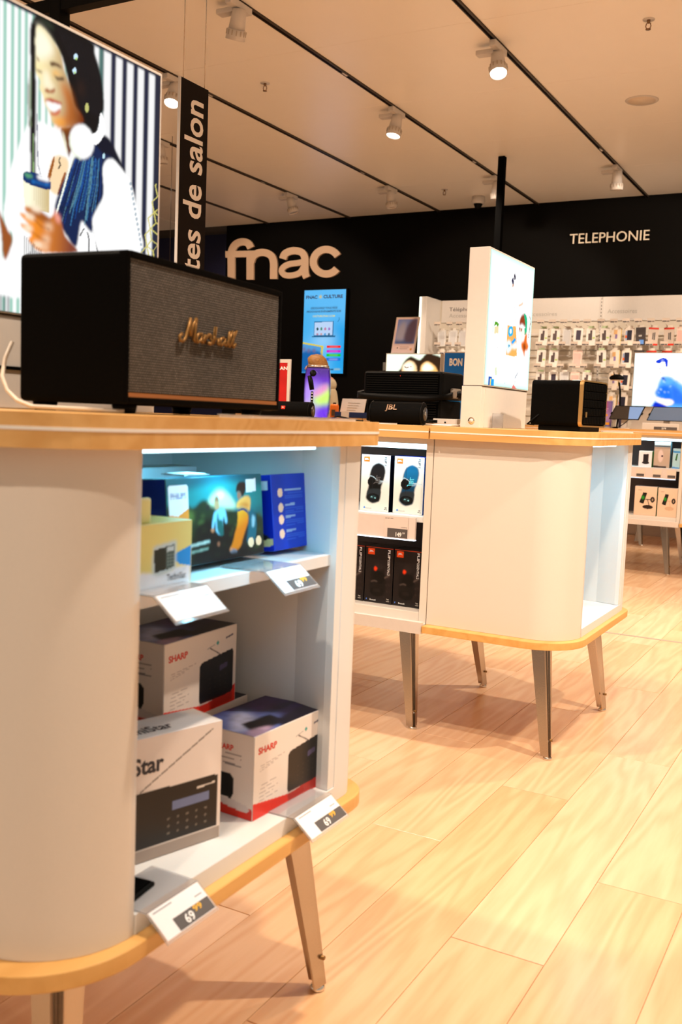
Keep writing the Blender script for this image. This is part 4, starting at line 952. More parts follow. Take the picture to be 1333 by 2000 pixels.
flip_box('white speaker box picturing a blue cylinder speaker', -1.3455, .700, False, 'blue', 'white portable speaker boxes')
flip_box('white speaker box picturing a black speaker, half behind the cabinet', -1.4635, .700, False, 'black', 'white portable speaker boxes')
flip_box('black speaker box with orange badge, right of the lower pair', -1.3315, .4035, True, '', 'black portable speaker boxes', .100)
flip_box('black speaker box with orange badge, left and partly hidden', -1.4345, .4035, True, '', 'black portable speaker boxes', .100)
flip_box('black speaker box third from the right, hidden behind the foreground cabinet', -1.5375, .4035, True, '', 'black portable speaker boxes', .100)
# price card on the rail
t = thing('price_label', 'paper price label 149 on the rail under the speaker boxes', 'price tag', (-1.30, 2.7355, .630))
pc = MB().box(-.042, -.001, .0, .041, 0, .066).build('card', mat('card_pink', (.72, .62, .57), .5), t)
MB().box(-.029, -.0015, .001, .040, -.001, .029).build('price_band', M_greyp, t)
ftext(t, '149', .0, .004, .020, .014, -.0017, M_wink, bold=.03); ftext(t, '99', .023, .013, .008, .006, -.0017, M_wink); ftext(t, 'JBL FLIP 7 BLEU', -.038, .057, .028, .004, -.0013, M_ink, bold=.01)
ftext(t, 'nombres', .018, .033, .02, .003, -.0013, M_ink, bold=.01)

# ------------------------------------------------------------------ goods on the second counter
TZ = .981
def cyl_speaker(label, x, y, r, L_, rz, logo, lw, lx, lm, group=None, z=TZ):
    t = thing('portable_speaker', label, 'speaker', (x, y, z), R_(rz), group)
    b = MB(); n = 30; prof = [(-.5, .72), (-.485, .90), (-.46, .97), (-.42, 1), (.42, 1), (.46, .97), (.485, .90), (.5, .72)]
    rings_ = [[(u * L_, rr * r * math.cos(2 * PI * k / n), r + rr * r * math.sin(2 * PI * k / n)) for k in range(n)] for u, rr in prof]
    b.smooth = True; b.rings(rings_); b.build('body', mat('black_weave', (.003, .003, .003), .8, bump=(900, .3), spec=.05), t)
    for s_ in (-1, 1):
        MB().tube([(s_ * .47 * L_, r * .97 * math.cos(2 * PI * k / 24), r + r * .97 * math.sin(2 * PI * k / 24)) for k in range(24)], r * .07, 8, closed=True).build('end_ring', M_black, t)
        MB().cyl((s_ * .502 * L_, 0, r), (s_ * .507 * L_, 0, r), r * .6, n=24).build('radiator', mat('radiator_grey', (.06, .055, .05), .3, .5), t)
        MB().cyl((s_ * .507 * L_, 0, r), (s_ * .512 * L_, 0, r), r * .22, r * .18, n=20).build('radiator_cap', M_greycard, t)
    MB().box(-L_ * .3, -.012, 0, L_ * .3, .012, .004).build('rubber_foot', M_black, t)
    if logo == 'patch':
        MB().box(lx - lw / 2, -r - .0012, r + .004, lx + lw / 2, -r + .004, r + .004 + lw * .78).build('logo_patch', M_red, t, bevel=.001)
        ftext(t, 'JBL', lx - lw * .3, r + .004 + lw * .2, lw * .6, lw * .36, -r - .0018, M_wink, bold=.02)
    else:
        vs, fs = text_mesh('JBL', .02)
        MB().add([(lx - lw / 2 + lw * a, -(r + .0026) * math.cos(R_(6 + 38 * b_)), r + (r + .0026) * math.sin(R_(6 + 38 * b_))) for a, b_, c_ in vs], fs).build('lettering', lm, t)
    return t
cyl_speaker('black cylinder speaker with red logo patch behind the big speaker', -2.005, 3.19, .034, .225, 8, 'patch', .016, .004, None)
cyl_speaker('black cylinder speaker with copper lettering beside the worktop seam', -1.392, 2.905, .0365, .186, 6, 'text', .040, -.012, mat('copper_print', (.22, .13, .08), .4, .5))
# glowing tube speaker
t = thing('light_speaker', 'upright clear tube speaker glowing violet and green', 'speaker', (-1.985, 3.39, TZ), R_(27))
pr = [(.038, 0), (.046, .012), (.052, .04), (.054, .10), (.053, .16), (.049, .195), (.043, .212)]
Pl = Paint(60, 90, (.42, .18, .78))
Pl.poly([(0, .3), (.5, .25), (.6, .6), (.3, .75), (0, .6)], (.70, .55, .95), 8); Pl.poly([(.45, .2), (.95, .3), (1, .55), (.75, .65), (.45, .45)], (.80, .98, .45), 6); Pl.poly([(.4, .48), (.7, .68), (.85, .6), (.5, .42)], (.95, .45, .85), 4, a=.8)
Pl.poly([(0, 0), (.5, 0), (.45, .25), (0, .3)], (.85, .80, .90), 6); Pl.poly([(.5, 0), (1, 0), (1, .2), (.5, .2)], (.42, .2, .9), 6); Pl.poly([(0, .85), (1, .85), (1, 1), (0, 1)], (.28, .2, .42), 6, a=.7); Pl.poly([(0, 0), (.08, 0), (.08, 1), (0, 1)], (.12, .04, .3), 3); Pl.poly([(.9, 0), (1, 0), (1, 1), (.9, 1)], (.10, .05, .25), 2, a=.8)
ob = Pl.panel('glow_core', (0, 0, 0), (1, 0, 0), (0, 0, 1), vcol_mat('glow_light', 1.15), t)
for v in ob.data.vertices:
    u, q = v.co.x, v.co.z; zz = .012 + q * .19; rr = np.interp(zz, [p[1] for p in pr], [p[0] for p in pr]) * .86; a = PI + u * PI
    v.co = (rr * math.cos(a), rr * math.sin(a), zz)
MB().lathe([(.036, .012), (.044, .05), (.044, .16), (.038, .20)], 24).xf(lambda x, y, z_: (x * .94, y * .94 + .004, z_)).build('inner_tube', mat('violet_core', (.12, .04, .3), .5), t)
g = MB().lathe([(.038, .004)] + pr[1:-1] + [(.044, .212)], 32); g.build('clear_shell', mat('clear_shell', (1, 1, 1), .02, trans=1.0), t)
MB().lathe([(.043, .206), (.0455, .209), (.044, .216), (.038, .218)], 32).build('top_ring', M_chrome, t); MB().lathe([(.040, 0), (.041, .006), (.039, .012)], 32).build('base_ring', M_black, t)
MB().tube([(-.018, -.0545, .118), (-.024, -.056, .150), (-.030, -.052, .172)], [.009, .010, .008], 12).build('dark_spot_lower', M_black, t)
MB().lathe([(.0, 0), (.013, 0), (.013, .003), (0, .003)], 18).xf(lambda x, y, z_: (x - .016, -.0535 - z_, y + .183)).build('dark_spot', M_black, t)
kp = MB().box(-.022, -.0575, .058, -.012, -.053, .112).build('button_strip', M_black, t, bevel=.003)
for k, zz in enumerate((.105, .093, .081, .069)): MB().lathe([(0, 0), (.0026, 0), (.0026, .0008), (0, .0008)], 12).xf(lambda x, y, z_: (x - .017, -.0575 - z_, y + zz)).build('button', M_wink, kp)
w1 = MB().tube([(-1.93, 3.40, .986), (-1.90, 3.37, .992), (-1.87, 3.36, .999), (-1.84, 3.37, .994), (-1.82, 3.40, .985), (-1.80, 3.44, .985)], .0035, 8).build('power_cable', M_black)
tag(w1, 'black braided cable looping beside the glowing tube speaker', 'cable')

# red shelf sign behind the big speaker
def stand_sign(name, label, x, y, z, w_, h_, rz, frame, face, words, lean=0.0, fr=.006):
    t = thing(name, label, 'sign', (x, y, z), R_(rz), None, R_(lean))
    MB().box(-w_ / 2, -.004, .004, w_ / 2, .004, h_).build('holder', frame, t, bevel=.001); MB().box(-w_ / 2, -.03, 0, w_ / 2, .03, .004).build('foot', frame, t)
    if face is not None: face.panel('poster', (-w_ / 2 + fr, -.0045, .004 + fr), (w_ - 2 * fr, 0, 0), (0, 0, h_ - .004 - 2 * fr), MV, t)
    for s_, a, b_, ww, hh, m_, bo in words: lettering(s_, (-w_ / 2 + w_ * a, -.0052, h_ * b_), (w_ * ww, 0, 0), (0, 0, h_ * hh), m_, t, bold=bo)
    return t
P = Paint(30, 50, (.72, .10, .10)); P.noise(.05, 2, 3); P.poly([(.75, .1), (1, .1), (1, .2), (.8, .2)], (.9, .6, .1), 0, smooth=False)
stand_sign('counter_sign', 'red price sign in a white frame behind the big speaker', -2.175, 3.37, TZ, .16, .238, -6, M_white, P, [('BON PLAN', .1, .82, .82, .06, M_wink, .03)], fr=.014)

# big black box speaker with carry strap
t = thing('party_speaker', 'large black ribbed box speaker with a strap handle around its front', 'speaker', (-1.545, 3.335, TZ), R_(-3))
MB().box(-.165, -.08, .092, .165, .10, .192).build('upper_body', M_black, t, bevel=.014, seg=4)
MB().box(-.150, -.075, .006, .157, .10, .090).build('lower_body', M_black, t, bevel=.008, seg=3)
up = MB().box(-.152, -.082, .102, .152, -.079, .184).build('upper_grille', M_blackm, t)
for k in range(9): MB().box(-.148, -.0845, .106 + k * .0083, .148, -.082, .1095 + k * .0083).build('rib', M_black, up)
lo = MB().box(-.140, -.077, .014, .148, -.075, .084).build('lower_grille', M_blackm, t)
for k in range(7): MB().box(-.135, -.080, .018 + k * .009, .143, -.077, .0215 + k * .009).build('rib', M_black, lo)
MB().box(-.006, -.0855, .172, -.0045, -.084, .177).build('indicator', M_red, t)
pts = [(.178, .06, .118), (.182, -.02, .112), (.172, -.075, .102), (.13, -.112, .094), (.06, -.122, .093), (-.08, -.122, .096), (-.15, -.112, .099), (-.181, -.085, .104), (-.184, -.03, .112), (-.178, .05, .118)]
b = MB(); P_ = smoothpoly(pts, 4)[:-7]
loops = []
for i, p in enumerate(P_):
    q0, q1 = Vector(P_[max(i - 1, 0)]), Vector(P_[min(i + 1, len(P_) - 1)]); d_ = (q1 - q0).normalized(); nn = Vector((d_.y, -d_.x, 0)).normalized() * .0045; u_ = Vector((0, 0, .011)); p = Vector(p)
    loops.append([tuple(p - nn - u_), tuple(p + nn - u_ * .7), tuple(p + nn * 1.3), tuple(p + nn + u_ * .7), tuple(p - nn + u_), tuple(p - nn * .8)])
b.smooth = True; b.rings(loops); b.build('strap_handle', M_black, t)
MB().box(.166, -.02, .105, .182, .045, .135).build('strap_mount', mat('strap_grey', (.28, .24, .2), .5), t, bevel=.006); MB().box(-.182, -.02, .105, -.166, .045, .135).build('strap_mount', MATS['strap_grey'], t, bevel=.006)
MB().box(.176, -.035, .098, .190, .005, .128).build('strap_sleeve', MATS['strap_grey'], t, bevel=.005)
# small white hub and its cables
t = thing('display_hub', 'small white alarm hub with black dot on the second counter', 'hub', (-1.275, 3.05, TZ), R_(2))
MB().box(-.046, -.02, 0, .040, .02, .024).build('housing', M_white, t, bevel=.002); MB().cyl((-.002, -.0205, .012), (-.002, -.0215, .012), .003, n=14).build('sensor', M_black, t)
MB().box(-.046, -.022, .009, -.030, -.0195, .019).build('plug', M_black, t, bevel=.001)
tag(MB().tube([(-1.315, 3.028, .995), (-1.330, 3.00, .992), (-1.338, 2.975, .986), (-1.342, 2.95, .984)], .0035, 8).build('power_cable', M_black), 'short black cable plugged into the white hub', 'cable')
tag(MB().tube([(-1.36, 3.05, .984), (-1.345, 2.99, .984), (-1.31, 2.945, .984), (-1.27, 2.93, .984), (-1.23, 2.94, .984), (-1.21, 2.99, .985), (-1.22, 3.03, .990)], .0026, 8).build('white_cable', M_wink), 'white cable looping in front of the small hub', 'cable')
t = thing('price_holder', 'white price holder lying under the copper lettered speaker', 'price tag', (-1.405, 2.80, TZ), R_(5)); MB().box(-.05, -.025, 0, .05, .025, .003).build('plate', M_paper, t); MB().box(-.051, -.026, .003, .051, .026, .0045).build('cover', M_acr, t)

# retro speaker with quilted grille and gold frame
t = thing('retro_speaker', 'black speaker with quilted grille and gold frame at counter end', 'speaker', (-.905, 3.185, TZ), R_(83))
WL, WD, HH = .205, .178, .145
def rrect(w_, h_, r_, z0_, n=5):
    o = []
    for cx_, cz_, a0 in ((w_ / 2 - r_, h_ - r_, 0), (-w_ / 2 + r_, h_ - r_, 90), (-w_ / 2 + r_, r_, 180), (w_ / 2 - r_, r_, 270)):
        o += [(cx_ + r_ * math.cos(R_(a0 + 90 * k / n)), z0_ + cz_ + r_ * math.sin(R_(a0 + 90 * k / n))) for k in range(n + 1)]
    return o
def slabY(b, poly, ya, yb__): return b.rings([[(x, ya, z_) for x, z_ in poly], [(x, yb__, z_) for x, z_ in poly]])
body_ = rrect(WL, HH, .014, .016)
slabY(MB(), body_, -WD / 2 + .012, WD / 2).build('body', M_vinyl, t, bevel=.002)
fo = rrect(WL + .003, HH + .003, .015, .0145); fi = rrect(WL - .007, HH - .007, .011, .0195)
b = MB(); n = len(fo); vs = [(x, -WD / 2 + .002, z_) for x, z_ in fo] + [(x, -WD / 2 + .002, z_) for x, z_ in fi] + [(x, -WD / 2 + .014, z_) for x, z_ in fo] + [(x, -WD / 2 + .014, z_) for x, z_ in fi]
b.add(vs, [(i, (i + 1) % n, n + (i + 1) % n, n + i) for i in range(n)] + [(i, (i + 1) % n, 2 * n + (i + 1) % n, 2 * n + i) for i in range(n)] + [(n + i, n + (i + 1) % n, 3 * n + (i + 1) % n, 3 * n + i) for i in range(n)])
b.build('gold_frame', M_gold, t)
gr = slabY(MB(), rrect(WL - .008, HH - .008, .011, .020), -WD / 2 + .006, -WD / 2 + .012).build('grille_plate', M_blackm, t)
nx_, nz_ = 14, 5; cw, ch = (WL - .016) / nx_, (HH - .014) / nz_
q = MB().box(-cw / 2 + .0006, -.005, -ch / 2 + .0008, cw / 2 - .0006, .001, ch / 2 - .0008).build('grille_pad', M_vinyl, gr, bevel=.0028, seg=2)
for i in range(nx_):
    for j in range(nz_):
        o = q if (i, j) == (0, 0) else q.copy()
        if o is not q: COL.objects.link(o)
        o.location = (-WL / 2 + .008 + cw * (i + .5), -WD / 2 + .004, .023 + ch * (j + .5))
MB().box(-WL * .40, -WD / 2 - .003, .045, -WL * .40 + .010, -WD / 2 - .001, .062).build('badge', M_gold, t)
MB().box(-WL / 2 + .03, -WD / 2 + .02, .160, WL / 2 - .01, -WD / 2 + .055, .163).build('control_panel', M_alu, t, bevel=.001)
MB().box(-WL / 2 + .02, -WD / 2 + .014, 0, WL / 2 - .02, WD / 2 - .02, .017).build('foot', M_black, t, bevel=.003)
MB().tube([(-WL / 2 - .001, WD / 2 - .03, .05), (-WL / 2 - .008, WD / 2 + .0, .022), (-WL / 2 - .002, WD / 2 + .008, .018), (-.05, WD / 2 + .01, .016)], .0025, 8).build('rear_bail', M_black, t)
MB().box(-.02, -.01, .161, .05, .03, .165).build('top_cap', M_black, t, bevel=.002)
tag(MB().box(-.05, -.02, 0, .05, .02, .003).xf(lambda x, y, z_: (x - .79, y + 3.38, z_ + TZ)).build('price_holder', M_paper), 'flat white price holder right of the quilted speaker', 'price tag')
t = thing('base_pad', 'low clear block at the foot of the white light box', 'block', (-1.112, 3.06, TZ)); MB().box(0, -.03, 0, .002, .07, .048).build('clear_block', M_acr, t)

# ------------------------------------------------------------------ third row of cabinets
FZ = .952; FT = FZ + .038
shelf_unit('distant white shelf unit of phone accessories at right edge', -2.35, -1.142, 6.8, FZ, ((-1.21, 6.93, 1, -1), (-1.21, 7.5, 1, 1), (-1.80, 6.93, 1, -1), (-2.28, 6.93, -1, -1)), .735)
shelf_unit('distant white shelf unit directly behind the white light box', -3.56, -2.352, 6.8, FZ, ((-2.42, 6.93, 1, -1), (-3.5, 6.93, -1, -1)), .735)
shelf_unit('distant white shelf unit under the two women light box', -4.77, -3.562, 6.8, FZ, ((-3.63, 6.93, 1, -1), (-4.7, 6.93, -1, -1)), .735)
c3 = end_cabinet('end_cabinet', 'distant end cabinet at the right edge beyond the wooden floor', 6.8, FZ, x1=-.673)
t = thing('leg_pair', 'pair of dark splayed cabinet legs standing far back on the floor', 'cabinet leg', (-1.72, 8.5, 0))
leg_parts(t, .0, 0, .343, 1, -1); leg_parts(t, -.1, .25, .343, -1, -1); MB().box(-.5, -.1, .343, .6, .7, .38).build('base_board', M_base, t)
MB().box(-.5, -.1, .38, .6, .7, .42).build('deck', M_lamin, t)

def acc_box(label, x0, z0_, w_, h_, d_, kind, y=6.86):
    P = Paint(50, 60, (.80, .74, .68)); top = (.80, .72, .64)
    if kind == 'stand': P = Paint(50, 60, (.93, .93, .97)); P.poly([(.34, .25), (.34, .80), (.74, .82), (.74, .25)], (.12, .11, .14), 0, smooth=False); P.ell(.54, .27, .28, .09, (.12, .11, .14), 0)
    if kind == 'tall': P = Paint(50, 70, (.74, .66, .60)); P.poly([(0, .86), (0, 1), (1, 1), (1, .86)], (.80, .92, .95), 0, smooth=False); P.poly([(0, .80), (0, .855), (1, .855), (1, .80)], (.18, .36, .44), 0, smooth=False); P.ell(.42, .45, .17, .24, (.86, .78, .76), 1); P.ell(.52, .45, .06, .04, (.3, .2, .25), 0); P.poly([(0, 0), (0, .08), (.8, .06), (.8, 0)], (.25, .2, .2), 0, smooth=False)
    if kind == 'blue': P = Paint(50, 60, (.66, .82, .88)); P.poly([(0, .80), (0, .90), (1, .88), (1, .78)], (.25, .55, .80), 0, smooth=False); P.poly([(.35, .42), (.50, .76), (.68, .76), (.55, .40)], (.08, .12, .14), 0, smooth=False); P.poly([(.44, .5), (.52, .68), (.60, .68), (.54, .48)], (.15, .5, .2), 1); P.poly([(0, 0), (0, .1), (1, .06), (1, 0)], (.35, .60, .85), 0, smooth=False)
    if kind in ('charger', 'charger2'):
        P = Paint(60, 70, (.93, .80, .70)); dk = (.14, .08, .06) if kind == 'charger' else (.85, .70, .58)
        P.poly([(.22, .44), (.38, .80), (.56, .78), (.42, .40)], (.06, .07, .06), 0, smooth=False); P.ell(.38, .62, .07, .06, (.12, .62, .18), 1); P.ell(.62, .30, .24, .07, dk, 0)
        P.line([(.5, .56), (.72, .56)], .02, dk, 0); P.line([(.6, .54), (.68, .36)], .03, dk, 0); P.ell(.82, .56, .10, .10, (.10, .08, .08), 0); P.ell(.82, .56, .03, .05, (.7, .6, .5), 0); P.line([(.05, .88), (.4, .86)], .01, (.6, .5, .42), 0)
    S = Paint(8, 10, (.30, .50, .56) if kind in ('tall', 'blue') else (.2, .55, .15))
    t = carton('accessory_box', label, w_, d_, h_, (x0 + w_ / 2, y + d_ / 2, z0_), 0, 0, P, (1, S), None, 'boxed phone accessories on the distant shelves', body=mat('box_sand', (.74, .66, .60), .5))
    return t
acc_box('white box picturing a black stand, upper distant shelf left', -1.445, .735, .088, .110, .06, 'stand')
acc_box('tall box with pale blue top band on the upper distant shelf', -1.345, .735, .105, .178, .06, 'tall')
acc_box('pale blue box picturing a phone on the upper distant shelf', -1.222, .735, .05, .135, .06, 'blue')
acc_box('sand coloured charger box with black stand, lower distant shelf', -1.455, .403, .148, .20, .08, 'charger')
acc_box('sand coloured charger box with pale stand, lower distant shelf right', -1.300, .403, .128, .198, .08, 'charger2')
t = thing('price_label', 'three small price cards on the rail of the distant shelf', 'price tag', (-1.32, 6.822, .668))
for k, xx in enumerate((-.13, -.02, .075)):
    c_ = MB().box(xx, -.002, 0, xx + .06, .0, .055).build('card', mat('card_tan', (.76, .64, .55), .5), t); MB().box(xx + .005, -.003, .004, xx + .056, -.002, .022).build('price_band', M_greyp, c_)

# light boxes of the third row
def small_lb(label, x0, x1, y0, zb, z1, paint, name='light_box'):
    t = thing(name, label, 'light box', ((x0 + x1) / 2, y0 + .035, FT), 0); W = dict(parent=t, world=True)
    MB().box(x0, y0, zb + .002, x1, y0 + .07, z1).build('case', M_white, bevel=.0015, **W)
    MB().box(x0 + .01, y0 + .006, FT, x1 - .01, y0 + .072, zb).build('plinth', M_white, bevel=.001, **W)
    paint.panel('picture', (x0 + .006, y0 - .001, zb + .008), (x1 - x0 - .012, 0, 0), (0, 0, z1 - zb - .014), MVE, t, world=True)
    return t
fm = fY(7.1, -1.575, -1.135, 1.145, 1.529); zz_ = lambda x, y: fm(1180 + x / 8.712, 640 + y / 8.712)
P = Paint(110, 100, (1, 1, 1), zz_)
e = np.minimum(P.U, P.V); m = np.clip(1 - e / .06, 0, 1)[..., None]; P.C = P.C * (1 - m * .5) + np.array(lin((.72, .95, .95))) * m * .5
P.poly([(885, 570), (960, 520), (1030, 505), (1090, 545), (1080, 660), (1060, 640), (1040, 570), (990, 570), (940, 600)], (.05, .22, .80), 0); P.ell(1000, 550, 20, 20, (.6, .65, .9), 1)
P.poly([(985, 845), (1030, 830), (1150, 840), (1230, 900), (1330, 960), (1420, 1100), (1480, 1420), (830, 1420), (850, 1280), (900, 1200), (865, 1120), (905, 1060), (930, 940)], (.35, .66, .98), 2)
P.poly([(920, 1050), (1000, 980), (1130, 1010), (1170, 1240), (1000, 1225), (880, 1130)], (.10, .42, .92), 3); P.poly([(1150, 960), (1220, 1000), (1330, 1100), (1420, 1300), (1200, 1320), (1160, 1200)], (.05, .35, .90), 3, a=.8)
P.poly([(985, 850), (1020, 850), (1065, 915), (1010, 890)], (.04, .22, .7), 1); P.poly([(895, 1195), (1000, 1220), (1170, 1245), (1180, 1320), (1060, 1350), (960, 1310), (880, 1260)], (1, .92, .88), 1)
P.poly([(840, 1420), (860, 1290), (960, 1310), (1070, 1360), (1100, 1420)], (.03, .16, .75), 1); P.line([(955, 765), (985, 760), (1005, 775)], 6, (.65, .5, .5), 0); P.ell(960, 692, 7, 7, (.5, .4, .4), 0)
rs = random.Random(9)
for k in range(18): P.ell(rs.uniform(930, 1380), rs.uniform(900, 1180), 22, 10, rs.choice([(.75, .88, 1), (.2, .5, .95)]), 1, a=.6, rot=rs.uniform(-1, 1))
small_lb('light box picturing a man in a blue shirt at the right edge', -1.575, -1.135, 7.1, 1.145, 1.529, P)
P = Paint(110, 90, (.93, .98, .88), fY(6.98, -3.47, -3.07, 1.15, 1.507))
wz = lambda pts: [(700 + x / 6.06, 700 + y / 6.06) for x, y in pts]
P.poly(wz([(480, 110), (520, 20), (580, -30), (640, 0), (680, 10), (740, -60), (830, -50), (900, 0), (900, 180), (480, 180)]), (.20, .13, .08), 1)
P.poly(wz([(490, 110), (510, 60), (560, 20), (610, 40), (640, 110), (620, 200), (500, 200)]), (.98, .80, .58), 1); P.poly(wz([(680, 110), (700, 60), (750, 30), (800, 60), (840, 110), (850, 200), (690, 200)]), (1, .74, .42), 1)
P.poly(wz([(500, 100), (520, 60), (580, 40), (610, 90), (600, 150), (520, 150)]), (1, .96, .88), 2); P.poly(wz([(700, 100), (740, 50), (790, 80), (810, 130), (710, 150)]), (1, .98, .92), 2)
P.line(wz([(515, 95), (535, 108), (560, 100)]), 1.6, (.4, .2, .1), 0); P.line(wz([(570, 92), (590, 98)]), 1.2, (.4, .2, .1), 0)
small_lb('light box picturing two dark haired women behind the ribbed speaker', -3.47, -3.00, 6.98, 1.15, 1.507, P)
P = Paint(60, 80, (.95, .88, .90)); P.poly([(.08, .26), (.08, .96), (.95, .96), (.95, .26)], (.50, .60, .90), 0, smooth=False); P.poly([(.08, .26), (.08, .36), (.95, .36), (.95, .26)], (.22, .34, .62), 3, smooth=False)
P.poly([(.08, .4), (.2, .8), (.45, .85), (.5, .4)], (.72, .74, .85), 4, a=.8); P.poly([(.5, .34), (.52, .7), (.70, .92), (.95, .96), (.95, .36)], (.36, .28, .36), 3, a=.9); P.ell(.24, .14, .03, .02, (.4, .35, .4), 0); P.line([(.35, .16), (.75, .17)], .012, (.6, .5, .55), 0); P.line([(.35, .11), (.7, .11)], .012, (.6, .5, .55), 0); P.ell(.86, .1, .05, .03, (.9, .65, .3), 0)
t = thing('framed_poster', 'white framed blue poster leaning on top of a light box', 'poster', (-3.345, 7.015, 1.5075), 0, None, R_(-4))
sk = lambda x, y, z_: (x + z_ * .10, y, z_)
MB().box(-.10, -.006, .0, .10, .006, .285).xf(sk).build('frame', M_white, t); o = P.panel('print', (-.094, -.007, .006), (.188, 0, 0), (0, 0, .273), MV, t)
for v in o.data.vertices: v.co.x += v.co.z * .10
P = Paint(50, 60, (.02, .42, .82)); P.poly([(0, 0), (0, .5), (1, .3), (1, 0)], (.02, .55, .90), 8, a=.6)
stand_sign('counter_sign', 'blue sign with big white letters left of the tall light box', -2.80, 6.92, FT, .30, .525, 0, M_white, P, [('BON PLAN', .16, .80, 1.6 * .5, .11, M_wink, .04)], fr=.008)

# sign, lamp and tablets on the distant counter at right
P = Paint(60, 70, (.05, .42, .72)); P.poly([(.4, .5), (.4, 1), (.85, 1), (.85, .5)], (.90, .30, .50), 5, smooth=False); P.poly([(.8, 0), (.8, 1), (1, 1), (1, 0)], (.55, .45, .75), 4, smooth=False); P.poly([(.45, .25), (.5, .6), (.9, .5), (.9, .2)], (.72, .58, .80), 6); P.poly([(0, 0), (0, .3), (.6, .25), (.7, 0)], (.05, .58, .72), 5)
P.poly([(.50, .42), (.50, .48), (.84, .48), (.84, .42)], (.95, .65, .15), 0, smooth=False); P.poly([(.72, .06), (.72, .16), (.92, .16), (.92, .06)], (.95, .66, .2), 0, smooth=False); P.poly([(.08, 0), (.08, .1), (.2, .12), (.2, .0)], (.9, .4, .5), 1)
for k in range(3): P.line([(.25 + k * .04, .68 - k * .05), (.85 - k * .05, .69 - k * .05)], .014, (.95, .92, .96), 0, a=.8)
stand_sign('counter_sign', 'blue and pink sale sign beside the black reading lamp', -1.765, 6.97, FT, .20, .195, 0, M_acr, P, [('BON PLAN', .10, .80, .62, .085, M_wink, .04), ('379', .12, .40, .22, .08, M_wink, .04), ('-', .38, .43, .06, .01, M_wink, .04)], fr=.006)
t = thing('reading_lamp', 'small black reading lamp with tilted disc head', 'lamp', (-1.655, 7.06, FT), 0)
MB().lathe([(.045, 0), (.045, .008), (.01, .012)], 24).build('base', M_black, t); MB().tube([(0, 0, .01), (.012, 0, .15), (.008, 0, .26), (-.004, 0, .325)], .0065, 10).build('stem', M_black, t)
hd = MB().lathe([(.040, .340), (.052, .350), (.050, .364), (.02, .380)], 26, (-.022, 0, 0)).build('head', M_black, t); MB().lathe([(.0, .3385), (.046, .3385), (.047, .341), (0, .341)], 24, (-.022, 0, 0)).build('diffuser', mat('cream_diffuser', (.85, .68, .5), .5), t); MB().tube([(-.04, 0, .375), (-.048, 0, .40)], .005, 8).build('hinge_pin', M_steel, t)
def tablet(label, xc, y, w_, off, bluish):
    t = thing('tablet', label, 'tablet', (xc, y, FT))
    h_ = .125; tl_ = R_(28)
    fn = lambda x, yy, z_: (x + z_ * .28 * off, -z_ * math.sin(tl_) * -.6 + yy, .062 + z_ * math.cos(tl_) * .88)
    MB().box(-w_ / 2, 0, 0, w_ / 2, .007, h_).xf(fn).build('shell', M_black, t)
    MB().box(-w_ / 2 + .006, -.001, .006, w_ / 2 - .006, 0, h_ - .006).xf(fn).build('glass', mat('dark_glass', (.03, .025, .022), .08, spec=.6) if not bluish else mat('bluish_glass', (.10, .16, .28), .08, spec=.8), t)  # second tablet has blue-tinted glass, the first a dark one
    if not bluish:
        MB().add([fn(*p) for p in ((.03, -.0014, .008), (w_ / 2 - .008, -.0014, .008), (w_ / 2 - .008, -.0014, h_ - .008), (-.002, -.0014, h_ - .008))], [(0, 1, 2, 3)]).build('lit_window', mat('screen_lit', (.1, .15, .25), .1, emit=lin((.52, .66, .86)), estr=.55), t)
    MB().box(-.02, .02, 0, .02, .05, .066).build('stand', M_white, t, bevel=.003); MB().box(-.035, .005, 0, .035, .07, .006).build('stand_foot', M_white, t)
    for s_ in (-1, 1): MB().box(s_ * w_ / 2 - .006, -.004, .045, s_ * w_ / 2 + .006, .012, .065).xf(fn).build('security_clip', M_black, t)
    return t
tablet('tilted tablet with dark and pale screen beside the lamp', -1.575, 6.90, .205, 1, False)
tablet('tilted tablet with blue screen at the right edge', -1.29, 6.90, .26, 1, True)
t = thing('sign_box', 'low white price block at the right edge of the distant counter', 'price tag', (-1.33, 6.84, FT)); MB().box(-.10, -.02, 0, .14, .02, .045).build('block', M_white, t, bevel=.003); MB().box(-.02, -.0215, .003, .13, -.020, .022).build('price_band', M_greyp, t); ftext(t, '279', .03, .006, .03, .012, -.0225, M_wink, bold=.03)
t = thing('cable_coil', 'tangle of dark cables hanging under the first tablet', 'cable', (-1.62, 6.88, FT)); MB().tube([(0, .02, .01), (.01, .0, .03), (.02, -.01, .06), (.03, .0, .03), (.015, .01, .01), (.05, .0, .03), (.08, .01, .06)], .003, 6).build('cable', M_black, t)

# left far goods
t = thing('paper_notice', 'white printed sheet standing on the far counter, right of the person', 'notice', (-3.775, 7.0, FT), 0, None, R_(-8)); MB().box(-.11, -.002, 0, .11, .002, .155).xf(lambda x, y, z_: (x + z_ * .1, y, z_)).build('sheet', M_paper, t)
for k in range(4): MB().box(-.05, -.003, .12 - k * .02, .06 - k * .01, -.002, .124 - k * .02).xf(lambda x, y, z_: (x + z_ * .1, y, z_)).build('text_line', M_pale, t)
t = thing('orange_figure', 'small orange pack with dark top on the far counter', 'pack', (-3.875, 6.9, FT)); MB().lathe([(.036, 0), (.040, .03), (.038, .09), (.030, .105)], 14).xf(lambda x, y, z_: (x, y * .6, z_)).build('pack_body', mat('pack_orange', H('E8761A'), .45), t); MB().lathe([(.014, .105), (.012, .118)], 12).build('cap', M_black, t); MB().box(-.012, -.026, .01, .02, -.023, .06).build('print', mat('pack_dark', (.1, .05, .02), .5), t)
